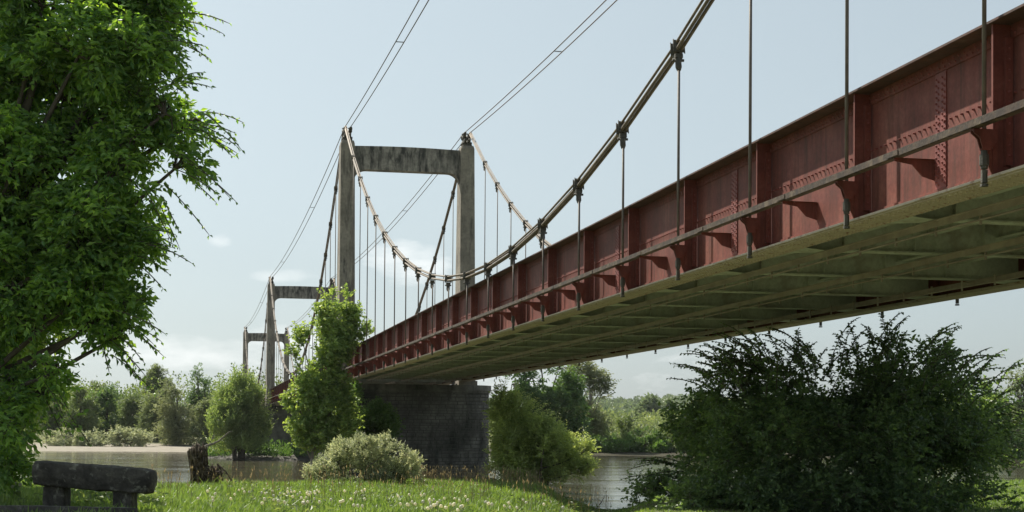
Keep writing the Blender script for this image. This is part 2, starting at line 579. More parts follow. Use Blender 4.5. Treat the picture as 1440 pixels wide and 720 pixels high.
def cable_z(y):
    return 6.94 + .00781 * (y - 36.7) ** 2


def rivet_cone(mb, p, n, r=.018, h=.018):
    """small pyramid headed rivet on the surface with normal n ('-x', '-z', '-y')"""
    x, y, z = p
    vs = []
    for k in range(5):
        t = 2 * math.pi * k / 5
        c, s = math.cos(t) * r, math.sin(t) * r
        vs.append((x, y + c, z + s) if n == '-x' else (x + c, y + s, z) if n == '-z' else (x + c, y, z + s))
    for k in range(5):
        t = 2 * math.pi * k / 5
        c, s = math.cos(t) * r * .55, math.sin(t) * r * .55
        vs.append((x - h, y + c, z + s) if n == '-x' else (x + c, y + s, z - h) if n == '-z' else (x + c, y - h, z + s))
    mb.add(vs, [(k, (k + 1) % 5, (k + 1) % 5 + 5, k + 5) for k in range(5)] + [(9, 8, 7, 6, 5)])


def build_span():
    root = thing('deck_span', 'red riveted plate-girder deck span passing overhead, above the dark bush', 'bridge deck', (0, 0, 0), 'deck spans of the suspension bridge')
    for side in (1, -1):
        # side = 1 is the near girder (outer face looks to -x)
        ox = XA if side == 1 else XB

        def X(d):       # distance d inwards from the outer face
            return ox + side * d

        def bx(mb, d0, d1, y0, y1, z0, z1):
            a, b = sorted((X(d0), X(d1)))
            mb.box(a, b, y0, y1, z0, z1)
        web = MB()
        bx(web, .20, .214, SPAN0, SPAN1, ZB + .03, ZT - .036)
        # flange angles
        bx(web, .185, .199, SPAN0, SPAN1, ZB + .03, ZB + .115)
        bx(web, .185, .199, SPAN0, SPAN1, ZT - .16, ZT - .036)
        g = web.obj('girder', M['red'], root)
        fl = MB()
        bx(fl, -.04, .40, SPAN0, SPAN1, ZT - .035, ZT - .012)
        bx(fl, .02, .38, SPAN0, SPAN1, ZT - .011, ZT)
        fl.obj('top_flange', M['darkrust'], g)
        fl = MB()
        bx(fl, 0, .46, SPAN0, SPAN1, ZB + .004, ZB + .029)
        bx(fl, .03, .42, SPAN0 + 1, SPAN1 - 1, ZB - .012, ZB + .003)
        fl.obj('bottom_flange', M['flange'], g)
        if side == 1:
            st = MB()
            ins = MB()
            # outer stiffener: plate, edge strip, foot gusset
            st.box(XA + .012, XA + .183, -.007, .007, ZB + .03, ZT - .037)
            st.box(XA, XA + .012, -.016, .016, ZB + .03, ZT - .037)
            st.box(XA + .11, XA + .184, -.055, -.008, ZB + .116, ZT - .162)
            st.prism([(XA - .001, ZB + .03), (XA - .001, ZB + .40), (XA - .075, ZB + .24), (XA - .035, ZB + .1)], 'y', -.0065, .0065)
            # inner side
            st.box(XA + .216, XA + .40, -.007, .007, ZB + .03, ZT - .037)
        else:
            st = MB()
            st.box(XB - .183, XB - .012, -.007, .007, ZB + .03, ZT - .037)
            st.box(XB - .012, XB, -.05, .05, ZB + .03, ZT - .037)
            st.box(XB - .40, XB - .216, -.007, .007, ZB + .03, ZT - .037)
        me = st.mesh('stiffener', M['red'])
        for y in SY:
            link('stiffener', me, g, (0, y, 0))
        # rivets
        if side == 1:
            rv = MB()
            rf = MB()
            y = SPAN0 + .2
            while y < SPAN1 - .2:
                rivet_cone(rv, (XA + .1995, y, ZB + .79), '-x', .014, .028)
                rivet_cone(rv, (XA + .1845, y + .05, ZB + .075), '-x', .015, .013)
                rivet_cone(rv, (XA + .1845, y + .05, ZT - .08), '-x', .015, .013)
                rivet_cone(rv, (XA + .1845, y, ZT - .125), '-x', .015, .013)
                if y < 60:
                    for dx in (.07, .15, .30, .37):
                        rivet_cone(rf, (XA + dx, y + (.055 if dx in (.15, .37) else 0), ZB - .0125), '-z', .019, .015)
                y += .112
            # splice cover plates with rows of rivets, every second panel
            for k, yy in enumerate(SY[:-1]):
                if k % 2 == 0:
                    yc = yy + 1.35
                    rv.box(XA + .188, XA + .1985, yc - .11, yc + .11, ZB + .118, ZT - .165)
                    z = ZB + .16
                    while z < ZT - .2:
                        for q, dy in enumerate((-.085, -.04, .04, .085)):
                            rivet_cone(rv, (XA + .1878, yc + dy, z + (.03 if q % 2 else 0)), '-x', .014, .014)
                        z += .062
            # rivets down the stiffener angles
            for yy in SY:
                z = ZB + .2
                while z < ZT - .2:
                    rivet_cone(rv, (XA + .146, yy - .0555, z), '-y', .013, .012)
                    z += .1
            o = rv.obj('rivets', M['rivet'], g)
            o['kind'] = 'stuff'
            o = rf.obj('flange_rivets', M['flange'], g)
            o['kind'] = 'stuff'
    # floor beams at every stiffener
    fb = MB()
    x0, x1 = XA + .41, XB - .41
    fb.box(x0, x1, -.008, .008, ZB + .056, ZB + .53)
    fb.box(x0, x1, -.1, .1, ZB + .035, ZB + .055)
    fb.box(x0, x1, -.1, .1, ZB + .531, ZB + .55)
    fb.box(x0 + .01, x1 - .01, -.055, -.0085, ZB + .0555, ZB + .065)
    for xs in np.arange(x0 + .8, x1 - .3, 1.02):
        fb.box(xs - .006, xs + .006, -.08, -.009, ZB + .066, ZB + .53)
    y = x0 + .05
    while y < x1:
        rivet_cone(fb, (y, -.0085, ZB + .095), '-y', .012, .012)
        y += .13
    # horizontal gusset plates tying the beam to both girders
    fb.prism([(x0 - .09, -.42), (x0 + .55, -.12), (x0 + .55, .12), (x0 - .09, .42)], 'z', ZB + .030, ZB + .0345)
    fb.prism([(x1 + .09, -.42), (x1 - .55, -.12), (x1 - .55, .12), (x1 + .09, .42)], 'z', ZB + .030, ZB + .0345)
    me = fb.mesh('floor_beam', M['under'])
    for y in SY:
        link('floor_beam', me, root, (0, y, 0))
    # stringers
    sg = MB()
    sg.box(-.006, .006, SPAN0, SPAN1, ZB + .30, ZB + .545)
    sg.box(-.05, .05, SPAN0, SPAN1, ZB + .285, ZB + .299)
    me = sg.mesh('stringer', M['under'])
    for x in (8.65, 9.67, 10.72, 11.75):
        link('stringer', me, root, (x, 0, 0))
    MB().box(XA + .22, XB - .22, SPAN0, SPAN1, ZB + .552, ZB + .74).obj('deck_slab', M['asphalt'], root)
    # runway rails for the inspection trolley, hung below the beams
    for x, dx in ((8.15, .10), (9.85, .14), (11.95, -.12)):
        ir = MB()
        ir.box(x - .032, x + .032, SPAN0 + .6, SPAN1 - .6, ZB + .012, ZB + .024)
        ir.box(x - .006, x + .006, SPAN0 + .6, SPAN1 - .6, ZB - .055, ZB + .0115)
        if dx:
            ir.tube([(x + dx, SPAN0 + .6, ZB - .075), (x + dx, SPAN1 - .6, ZB - .075)], .014, 5)
        y = SPAN0 + 1.0
        k = 0
        while y < SPAN1 - 1:
            ir.box(x + dx - .012, x + dx + .012, y - .012, y + .012, ZB - .13, ZB + .032)
            if dx and k % 2:
                ir.box(min(x, x + dx), max(x, x + dx), y - .012, y + .012, ZB - .003, ZB + .009)
            y += 1.0
            k += 1
        ir.obj('runway_rail', M['underrail'], root)
    # outer service rail on brackets, both sides
    for side in (1, -1):
        ox = XA if side == 1 else XB

        def bx(mb, d0, d1, y0, y1, z0, z1):
            a, b = sorted((ox + side * d0, ox + side * d1))
            mb.box(a, b, y0, y1, z0, z1)
        rl = MB()
        bx(rl, -.262, -.25, SPAN0, SPAN1 + .2, ZB + .44, ZB + .508)
        bx(rl, -.249, -.17, SPAN0, SPAN1 + .2, ZB + .436, ZB + .447)
        for y in SY:
            bx(rl, -.270, -.2625, y - 1.62, y - 1.38, ZB + .448, ZB + .50)
        rl.obj('service_rail', M['rust'], root)
        br = MB()
        prof = [(-.245, ZB + .43), (-.243, ZB + .395), (-.18, ZB + .345), (-.145, ZB + .235), (-.075, ZB + .235), (-.002, ZB + .33), (-.002, ZB + .43)]
        for dy in (-.095, -.045):
            br.prism([(ox + side * a, b) for a, b in prof], 'y', dy - .006, dy + .006)
        bx(br, -.155, -.07, -.087, -.053, ZB + .236, ZB + .25)
        bx(br, -.24, .0, -.088, -.052, ZB + .414, ZB + .4295)
        me = br.mesh('hanger_bracket', M['red'])
        for y in HY:
            link('hanger_bracket', me, root, (0, y, 0))
        br = MB()
        arm = [(-.248, ZB + .434), (-.248, ZB + .405), (-.05, ZB + .375), (.06, ZB + .26), (.198, ZB + .22), (.198, ZB + .434)]
        br.prism([(ox + side * a, b) for a, b in arm], 'y', -.006, .006)
        bx(br, -.24, .198, -.04, .04, ZB + .4345, ZB + .4355)
        me = br.mesh('rail_bracket', M['red'])
        for y in SY[:-1]:
            link('rail_bracket', me, root, (0, y + 1.5, 0))
    return root


def build_cable(x, label_c):
    root = thing('main_cable', label_c, 'suspension cable', (x, 0, 0), 'main suspension cables')
    ys = [TOW[0] + .5] + HY + [TOW[1] - .45]
    for dx, dz, rad in ((-.036, .060, .022), (.036, .060, .022), (-.034, -.052, .028), (.034, -.052, .028)):
        pts = []
        for i, y in enumerate(ys):
            s = 2 * .00781 * (y - 36.7)
            n = math.sqrt(1 + s * s)
            pts.append((dx, y - dz * s / n, cable_z(y) + dz / n))
        MB().tube(pts, rad, 8).obj('cable_strand', M['cable'], root)
    # the pieces shared by all hangers
    cl = MB()
    for dy in (-.10, .03):
        cl.box(-.08, .08, dy + .005, dy + .04, -.09, .095)
    cl.box(-.05, .05, -.04, .02, .084, .105)
    for sx in (-1, 1):
        for dy in (-.075, .055):
            cl.tube([(sx * .085, dy, -.11), (sx * .085, dy, .115)], .010, 5)
    cl.box(-.06, .06, -.06, .06, -.17, -.101)
    cl.tube([(0, 0, -.17), (0, 0, -.23), (0, 0, -.30), (0, 0, -.36)], [.062, .05, .052, .03], 8)
    cl.tube([(-.09, 0, -.19), (.09, 0, -.19)], .022, 6)
    clm = cl.mesh('cable_clamp', M['cast'])
    so = MB()
    so.tube([(0, 0, 0), (0, 0, .03), (0, 0, .031), (0, 0, .13), (0, 0, .131), (0, 0, .17)], [.035, .035, .045, .045, .035, .03], 8, smooth=False)
    so.tube([(0, 0, -.012), (0, 0, -.13)], .031, 6, smooth=False)
    so.tube([(0, 0, -.14), (0, 0, -.165)], .038, 6, smooth=False)
    som = so.mesh('socket', M['cast'])
    for y in HY:
        zc = cable_z(y)
        mb = MB().tube([(0, 0, ZB + .03), (0, 0, zc - .25)], .021, 7)
        h = mb.obj('hanger', M['rod'], root, (0, y, 0))
        h.location = (0, y - .07, 0)
        link('socket', som, h, (0, 0, ZB + .236 - .17))
        c = link('cable_clamp', clm, h, (0, .07, zc))
        c.rotation_euler = (math.atan(2 * .00781 * (y - 36.7)) * .85, 0, 0)
    return root


def build_stays(x, label):
    root = thing('head_cable', label, 'stay cable', (x, 0, 0), 'thin cables between tower tops')
    for dx, sag in ((-.13, .80), (.14, .88)):
        pts = []
        for k in range(31):
            t = k / 30
            y = TOW[0] + (TOW[1] - TOW[0]) * t
            pts.append((dx, y, 17.72 - 4 * sag * t * (1 - t)))
        st = MB().tube(pts, .021, 6).obj('strand', M['rod'], root)
    mb = MB()
    mb.box(-.14, .15, -.02, .02, -.012, .012)
    me = mb.mesh('spacer', M['cast'])
    for t in (.30, .74):
        link('spacer', me, root, (0, TOW[0] + 75 * t, 17.72 - 4 * .84 * t * (1 - t)))
    return root


def build_tower(ycen, label):
    root = thing('bridge_tower', label, 'bridge tower', (0, ycen, 0), 'concrete portal towers')
    Z0, Z1 = 5.085, 17.03
    for x in (XA, XB):
        # chamfered tapering column
        def ring(hx, hy, z, ch):
            return [(x - hx + ch, -hy, z), (x + hx - ch, -hy, z), (x + hx, -hy + ch, z), (x + hx, hy - ch, z), (x + hx - ch, hy, z), (x - hx + ch, hy, z), (x - hx, hy - ch, z), (x - hx, -hy + ch, z)]
        mb = MB()
        rings = []
        for k in range(9):
            t = k / 8
            rings += ring(.40 - .06 * t, .92 - .40 * t, Z0 + (Z1 - .16 - Z0) * t, .05)
        rings += ring(.30, .46, Z1, .05)
        n = 10
        fs = [tuple(range(7, -1, -1)), tuple((n - 1) * 8 + k for k in range(8))]
        for i in range(n - 1):
            fs += [(i * 8 + k, i * 8 + (k + 1) % 8, (i + 1) * 8 + (k + 1) % 8, (i + 1) * 8 + k) for k in range(8)]
        mb.add(rings, fs)
        leg = mb.obj('leg', M['concrete'], root)
        MB().box(x - .47, x + .47, -1.02, 1.02, 5.084, 5.30).obj('plinth', M['concrete'], leg)
        # saddle casting with rollers and cable anchors
        sm = MB()
        sm.box(x - .22, x + .22, -.42, .42, Z1 + .002, Z1 + .07)
        for sx in (-.11, .11):
            sm.prism([(-.34, Z1 + .07), (.34, Z1 + .07), (.30, Z1 + .30), (.12, Z1 + .52), (-.12, Z1 + .52), (-.30, Z1 + .30)], 'x', x + sx - .035, x + sx + .035)
            for sy in (-1, 1):
                sm.tube([(x + sx * 1.25, sy * .26, Z1 + .42), (x + sx * 1.25, sy * .40, Z1 + .60), (x + sx * 1.25, sy * .52, Z1 + .62)], [.07, .095, .06], 7)
                sm.tube([(x + sx, sy * .30, Z1 + .18), (x + sx, sy * .42, Z1 + .34)], .06, 6)
        for yy in (-.26, -.09, .09, .26):
            sm.tube([(x - .24, yy, Z1 + .16), (x + .24, yy, Z1 + .16)], .055, 8)
        sm.tube([(x - .2, 0, Z1 + .46), (x + .2, 0, Z1 + .46)], .08, 8)
        sm.tube([(x - .26, -.2, Z1 + .58), (x - .05, -.28, Z1 + .72)], .035, 5)
        sm.tube([(x + .26, .2, Z1 + .55), (x + .08, .25, Z1 + .74)], .035, 5)
        sm.obj('saddle', M['cast'], leg)
    # cross beam with rounded haunches, slightly cambered top
    xa, xb = XA + .335, XB - .335
    top = [(xa + (xb - xa) * t, 16.80 + .05 * math.sin(math.pi * t)) for t in np.linspace(0, 1, 13)]
    hz, r = 15.66, .62
    bot = []
    for k in range(9):
        a = math.pi / 2 * k / 8
        bot.append((xb - r + r * math.cos(a), hz - r + r * math.sin(a)))
    for k in range(9):
        a = math.pi / 2 * (1 - k / 8)
        bot.append((xa + r - r * math.cos(a), hz - r + r * math.sin(a)))
    mb = MB()
    mb.prism(top + bot, 'y', -.30, .30)
    mb.obj('cross_beam', M['beamc'], root)
    return root


def stadium(x0, x1, r, n=14):
    pts = []
    for k in range(n + 1):
        a = -math.pi / 2 + math.pi * k / n
        pts.append((x1 - r + r * math.cos(a), r * math.sin(a)))
    for k in range(n + 1):
        a = math.pi / 2 + math.pi * k / n
        pts.append((x0 + r + r * math.cos(a), r * math.sin(a)))
    return pts


def build_pier(ycen, label, stones):
    root = thing('bridge_pier', label, 'bridge pier', (0, ycen, 0), 'masonry piers of the bridge')
    x0, x1, r = 5.95, 14.42, 1.32
    core = MB().prism(stadium(x0 + .03, x1 - .03, r - .03), 'z', -2.5, 4.80)
    core.obj('core', M['mortar' if stones else 'stone'], root)
    cp = MB()
    cp.prism(stadium(x0 - .10, x1 + .10, r + .10), 'z', 4.801, 5.08)
    cp.prism(stadium(x0 - .04, x1 + .04, r + .04), 'z', 4.70, 4.80)
    cp.obj('coping', M['stone'], root)
    bb = MB()
    for xx in (XA + .23, XB - .23):
        bb.box(xx - .3, xx + .3, -.62, .62, 5.081, 5.17)
        bb.box(xx - .16, xx + .16, -.5, -.2, 5.171, 5.25)
        bb.box(xx - .16, xx + .16, .2, .5, 5.171, 5.25)
    bb.obj('bearing', M['cast'], root)
    if not stones:
        return root
    # stones laid course by course round the stadium outline
    per_flat = (x1 - r) - (x0 + r)
    total = 2 * per_flat + 2 * math.pi * r
    variants = []
    for k in range(6):
        mb = MB()
        L2, H2, e = .5, .5, .06
        j = lambda: (random.random() - .5) * .03
        # unit stone, slightly cushioned face towards -y
        mb.add([(-L2 + j(), 0, -H2 + j()), (L2 + j(), 0, -H2 + j()), (L2 + j(), 0, H2 + j()), (-L2 + j(), 0, H2 + j()),
                (-L2 + e, -1 + j() * 8, -H2 + e * 2), (L2 - e, -1 + j() * 8, -H2 + e * 2), (L2 - e, -1 + j() * 8, H2 - e * 2), (-L2 + e, -1 + j() * 8, H2 - e * 2)],
               [(4, 5, 6, 7), (0, 1, 5, 4), (1, 2, 6, 5), (2, 3, 7, 6), (3, 0, 4, 7)])
        variants.append(mb)
    vm = [v.mesh('stone', M['stone']) for v in variants]

    def place(s):
        """arc length -> point and outward angle; s=0 at the left end of the face towards the camera"""
        s %= total
        if s < per_flat:
            return x0 + r + s, -(r - .035), -math.pi / 2
        s -= per_flat
        if s < math.pi * r:
            a = -math.pi / 2 + s / r
            return x1 - r + (r - .035) * math.cos(a), (r - .035) * math.sin(a), a
        s -= math.pi * r
        if s < per_flat:
            return x1 - r - s, (r - .035), math.pi / 2
        s -= per_flat
        a = math.pi / 2 + s / r
        return x0 + r + (r - .035) * math.cos(a), (r - .035) * math.sin(a), a
    rest = MB()
    count = 0
    z = .35
    courses = []
    while z < 4.66:
        h = random.uniform(.115, .205)
        courses.append((z, min(h, 4.69 - z)))
        z += h
    for ci, (z, h) in enumerate(reversed(courses)):
        s = random.uniform(0, .3)
        while s < total - .1:
            l = random.uniform(.30, .55)
            if s + l > total:
                break
            x, y, a = place(s + l / 2)
            vis = (x > 9.2 and y < .3)
            d = random.uniform(.018, .038)
            if vis and count < 300:
                o = link('stone', random.choice(vm), root)
                o.location = (x, y, z + h / 2)
                o.rotation_euler = (0, 0, a + math.pi / 2)
                o.scale = (l - .02, d, h - .018)
                count += 1
            else:
                ca, sa = math.cos(a + math.pi / 2), math.sin(a + math.pi / 2)
                src = random.choice(variants)
                vs = []
                for v in src.v:
                    lx, ly, lz = v[0] * (l - .02), v[1] * d, v[2] * (h - .018)
                    vs.append((x + lx * ca - ly * sa, y + lx * sa + ly * ca, z + h / 2 + lz))
                rest.add(vs, src.f)
            s += l
    o = rest.obj('stonework', M['stone'], root)
    o['kind'] = 'stuff'
    return root


span = build_span()
cab_l = build_cable(XA - .12, 'thick rusty main cable sweeping down and up in front of the red girder')
cab_r = build_cable(XB + .12, 'main cable falling from the right leg of the tallest tower behind the red girder')
st_l = build_stays(XA, 'pair of thin cables rising out of frame from the left leg of the tallest tower')
st_r = build_stays(XB, 'pair of thin cables rising out of frame from the right leg of the tallest tower')
index_kids()
for k, dy in ((1, 75), (2, 150)):
    word = ('middle', 'farthest')[k - 1]
    c = copy_tree(span)
    c.location.y = dy
    c['label'] = ('red girder deck span between the tallest and second towers, left of the poplar',
                  'farthest red girder deck span, between the second tower and the smallest')[k - 1]
    c = copy_tree(cab_l)
    c.location.y = dy
    c['label'] = ('dark main cable left of the tallest tower, dropping into the poplar crown',
                  'brown main cable hanging from the left leg of the second tower towards the smallest')[k - 1]
    c = copy_tree(cab_r)
    c.location.y = dy
    c['label'] = ('dark main cable slanting behind the portal, beside the right leg of the tallest tower',
                  'main cable beyond the second tower, falling beside the right leg of the smallest tower')[k - 1]
    c = copy_tree(st_l)
    c.location.y = dy
    c['label'] = ('pair of thin cables from the tallest tower to the left leg of the second tower',
                  'pair of thin cables joining the left legs of the second and smallest towers')[k - 1]
    c = copy_tree(st_r)
    c.location.y = dy
    c['label'] = ('pair of thin cables crossing the open portal of the tallest tower',
                  'pair of thin cables ending on the right leg of the smallest tower')[k - 1]
build_tower(TOW[1], 'tallest concrete portal tower with streaked cross beam, standing over the leafy poplar')
build_tower(TOW[2], 'second concrete portal tower, half hidden behind the poplar')
build_tower(TOW[3], 'smallest and farthest concrete portal tower above the willow')
build_pier(TOW[1], 'big shaded masonry pier with rounded end under the nearest red span', True)
build_pier(TOW[2], 'grey pier in the river behind the poplar, standing on dark rocks', False)
build_pier(TOW[3], 'farthest pier hidden behind the light green willow', False)


def riprap():
    mb = MB()
    for k in range(420):
        a = random.uniform(0, 2 * math.pi)
        q = random.uniform(1.0, 1.55)
        x = 10.2 + math.cos(a) * 5.4 * q
        y = TOW[2] + math.sin(a) * 2.9 * q
        z = max(.05, 1.0 - (q - 1) * 1.9) * random.uniform(.6, 1)
        s = random.uniform(.25, .55)
        vs = [(x + s * random.uniform(.6, 1) * i, y + s * random.uniform(.6, 1) * j, z + s * random.uniform(.5, .8) * k2) for i in (-1, 1) for j in (-1, 1) for k2 in (-1, 1)]
        mb.add(vs, [(0, 1, 3, 2), (4, 6, 7, 5), (0, 4, 5, 1), (2, 3, 7, 6), (0, 2, 6, 4), (1, 5, 7, 3)])
    o = mb.obj('riprap_rocks', M['riprap'])
    tag(o, 'dark rocks heaped round the foot of the river pier', 'rocks', kind='stuff')


riprap()


# ------------------------------------------------------------------ foliage
def clump_noise(p, s, ph=0.0):
    x, y, z = p[:, 0] * s + ph, p[:, 1] * s + ph * 1.7, p[:, 2] * s + ph * .6
    return (np.sin(x + 1.4 * np.sin(y * 1.1 + z)) + np.sin(y * 1.2 + 1.3 * np.sin(z * 1.3 + x * .7)) + np.sin(z * 1.4 + 1.2 * np.sin(x * 1.2 + 1))) / 3


def leaves_from(pos, d, nvec, l, wd, fold=.22):
    """rhombic folded leaves: pos, direction, normal, length, width arrays"""
    side = nrm(np.cross(d, nvec))
    n = nrm(np.cross(side, d))
    l = l[:, None]
    wd = wd[:, None]
    b = pos
    t = pos + d * l - n * l * .10
    Lf = pos + d * l * .42 + side * wd * .5 + n * wd * fold
    Rt = pos + d * l * .42 - side * wd * .5 + n * wd * fold
    v = np.stack([b, Lf, t, Rt], 1).reshape(-1, 3)
    k = np.arange(len(pos)) * 4
    tr = np.stack([np.stack([k, k + 3, k + 2], -1), np.stack([k, k + 2, k + 1], -1)], 1).reshape(-1, 3)
    return v, tr


def sprays(anc, d, per, tw, leaf_l, leaf_w, droop=.2, leafdown=.3, nup=.9, whorl=False):
    """twig sprays with leaves in two ranks. anc,d (A,3)"""
    A = len(anc)
    t = (np.arange(per) + rng.uniform(.2, 1, (A, per))) / per
    L = (tw * rng.uniform(.6, 1.3, A))[:, None]
    T = (t * L)[..., None]
    pos = anc[:, None, :] + d[:, None, :] * T
    pos[..., 2] -= droop * (t ** 2) * L
    up = np.array([0, 0, 1.0])
    side = nrm(np.cross(d, up + rng.normal(0, .35, (A, 3))))
    sg = np.where(np.arange(per) % 2 == 0, 1.0, -1.0)[None, :, None]
    ld = d[:, None, :] * .75 + side[:, None, :] * sg * .9 + rng.normal(0, .28, (A, per, 3))
    ld[..., 2] -= leafdown + droop * t
    ld = nrm(ld)
    nv = nrm(rng.normal(0, .55, (A, per, 3)) + up * nup)
    ll = leaf_l * rng.uniform(.65, 1.25, (A, per))
    lw = leaf_w * rng.uniform(.7, 1.2, (A, per))
    return leaves_from(pos.reshape(-1, 3), ld.reshape(-1, 3), nv.reshape(-1, 3), ll.ravel(), lw.ravel())


def twig_mesh(a, b, r0, r1):
    """three-sided twigs"""
    d = nrm(b - a)
    ref = np.where(np.abs(d[:, 2:3]) < .9, np.array([[0, 0, 1.0]]), np.array([[1.0, 0, 0]]))
    s = nrm(np.cross(d, ref))
    q = np.cross(d, s)
    vs = []
    for p, r in ((a, r0), (b, r1)):
        for k in range(3):
            t = 2 * math.pi * k / 3
            vs.append(p + s * math.cos(t) * r + q * math.sin(t) * r)
    v = np.stack(vs, 1).reshape(-1, 3)
    k = np.arange(len(a))[:, None] * 6
    f = np.array([[0, 1, 4], [0, 4, 3], [1, 2, 5], [1, 5, 4], [2, 0, 3], [2, 3, 5]])
    return v, (k[:, None, :] + f[None]).reshape(-1, 3)


def lobe_px(lobes, w, depth=None):
    """lobes given as (u, v, ru, rv[, dw]) in photograph pixels at distance w -> world ellipsoids"""
    out = []
    for lo in lobes:
        u, v, ru, rv = lo[:4]
        ww = w + (lo[4] if len(lo) > 4 else 0)
        k = ww / F_PX
        out.append((np.array(P(u, v, ww)), np.array([ru * k, (depth or ru * k), rv * k])))
    return out


def crown_points(lobes, n, hollow=.35, clump=1.2, cut=-.15, ph=0.0):
    vol = np.array([np.prod(r) ** .8 for _, r in lobes])
    idx = rng.choice(len(lobes), int(n * 1.9), p=vol / vol.sum())
    q = nrm(rng.normal(0, 1, (len(idx), 3)))
    rr = (rng.uniform(hollow ** 3, 1, len(idx))) ** (1 / 3)
    q = q * rr[:, None]
    cs = np.array([c for c, _ in lobes])[idx]
    rs = np.array([r for _, r in lobes])[idx]
    p = cs + q * rs
    ok = clump_noise(p, clump, ph) * .6 + clump_noise(p, clump * .37, ph + 3) * .4 > cut
    p, q, idx = p[ok][:n], q[ok][:n], idx[ok][:n]
    return p, q, idx


def ragged(lobes, n, k=.46, shrink=.80):
    """break every lobe into a smaller core and n knobs on its surface: an uneven outline"""
    out, own = [], []
    for i, (c, rr) in enumerate(lobes):
        out.append((c, rr * shrink))
        own.append(i)
        q = nrm(rng.normal(0, 1, (n, 3)) + np.array([0, 0, .25]))
        for j in range(n):
            out.append((c + q[j] * rr * rng.uniform(.70, .95), rr * k * rng.uniform(.6, 1.15)))
            own.append(i)
    return out, np.array(own)


def tree(name, label, cat, base, lobes, mat, n_twig=600, per=8, tw=.5, leaf=(.12, .06), droop=.2, up=.3, leafdown=.3, nup=.9,
         hollow=.35, clump=1.2, cut=-.15, trunk_r=.18, group=None, bark='bark', limbs=True, twigs=0.0, extra=None, stems=1, ph=0.0, spread=.5, rag=6):
    base = Vector(base)
    root = thing(name, label, cat, base, group)
    off = np.array(base)
    rl, own = ragged(lobes, rag)
    p, q, idx = crown_points(rl, n_twig, hollow, clump, cut, ph)
    idx = own[idx]
    d = nrm(q * 1.0 + np.array([0, 0, up]) + rng.normal(0, spread, q.shape))
    v, tr = sprays(p, d, per, tw, leaf[0], leaf[1], droop, leafdown, nup)
    vs, ts = [v], [tr]
    n0 = len(v)
    if extra is not None:
        ve, te = extra
        vs.append(ve)
        ts.append(te + n0)
    v = np.concatenate(vs) - off
    tr = np.concatenate(ts)
    link('crown', np_mesh('crown', v, tr, mat), root)
    # wood
    mb = MB()
    allc = np.array([c for c, _ in lobes])
    mid = Vector(allc.mean(0))
    ztop = max(c[2] + r[2] * .5 for c, r in lobes)
    trunks = []
    for s in range(stems):
        o = Vector((random.uniform(-1, 1), random.uniform(-1, 1), 0)) * (.25 * stems if stems > 1 else 0)
        tgt = Vector((mid.x, mid.y, ztop if stems == 1 else mid.z)) + o * 1.2
        n = 7
        pts = []
        for i in range(n):
            t = i / (n - 1)
            pt = (base + o * .5).lerp(tgt, t)
            pt += Vector((math.sin(t * 4 + s), math.cos(t * 3.3 + s * 2), 0)) * trunk_r * .8 * t
            pts.append(pt - base)
        pts[0].z -= .15
        mb.tube(pts, [trunk_r * (1.15 - 1.0 * i / (n - 1)) for i in range(n)], 8, wob=.15)
        trunks.append(pts)
    if limbs:
        for li, (c, r) in enumerate(lobes):
            pts = trunks[li % stems]
            tz = c[2] - base.z - r[2] * .3
            k = min(range(len(pts)), key=lambda i: abs(pts[i].z - max(tz * .6, .1)))
            a = pts[k]
            b = Vector(c) - base
            m = a.lerp(b, .5) + Vector((0, 0, -.04 * (b - a).length + random.uniform(-.1, .15)))
            rr = trunk_r * .38
            mb.tube([a, m, b], [rr, rr * .7, rr * .35], 6)
            sel = np.where(idx == li)[0]
            for j in sel[:10]:
                e = Vector(p[j]) - base
                m2 = b.lerp(e, .5) + Vector((random.uniform(-.1, .1), random.uniform(-.1, .1), .1))
                mb.tube([b, m2, e], [rr * .35, rr * .22, rr * .1], 4, cap=False)
    mb.obj('trunk', M[bark], root)
    if twigs > 0:
        sel = slice(0, int(len(p) * twigs))
        a = p[sel]
        v, t = twig_mesh(a - d[sel] * tw * .25 - off, a + d[sel] * tw * .9 - off - np.array([0, 0, droop * tw * .8]), .006, .002)
        link('twigs', np_mesh('twigs', v, t, M[bark]), root)['kind'] = 'stuff'
    return root


def shoots(bases, dirs, length, per, leaf_l, leaf_w, arch, nleafup=.8):
    """long arching shoots: returns leaf mesh arrays and shoot polylines"""
    vs, ts, lines, n0 = [], [], [], 0
    for b, d in zip(bases, dirs):
        L = length * random.uniform(.6, 1.2)
        d = np.array(d) / np.linalg.norm(d)
        hz = np.array([d[0], d[1], 0])
        hz /= (np.linalg.norm(hz) + 1e-6)
        t = np.linspace(0, 1, per)
        pts = b + d * (t * L)[:, None] + hz * (arch * .5 * L * t ** 2)[:, None] - np.array([0, 0, 1]) * (arch * L * t ** 2.2)[:, None]
        lines.append(pts[::max(1, per // 6)])
        tan = nrm(np.gradient(pts, axis=0))
        side = nrm(np.cross(tan, np.array([0, 0, 1.0]) + rng.normal(0, .2, tan.shape)))
        sg = np.where(np.arange(per) % 2 == 0, 1.0, -1.0)[:, None]
        for rep in (1, -1):
            ld = nrm(tan * .5 + side * sg * rep * .9 + rng.normal(0, .3, tan.shape) + np.array([0, 0, -.25]))
            nv = nrm(rng.normal(0, .5, tan.shape) + np.array([0, 0, nleafup]))
            sc = (1.1 - .5 * t) * rng.uniform(.7, 1.2, per)
            v, tr = leaves_from(pts, ld, nv, leaf_l * sc, leaf_w * sc)
            vs.append(v)
            ts.append(tr + n0)
            n0 += len(v)
    return np.concatenate(vs), np.concatenate(ts), lines


def gz(x, y):
    return float(height(np.array([x]), np.array([y]))[0])


def on_ground(u, w):
    x, y, _ = P(u, 600, w)
    return (x, y, gz(x, y))


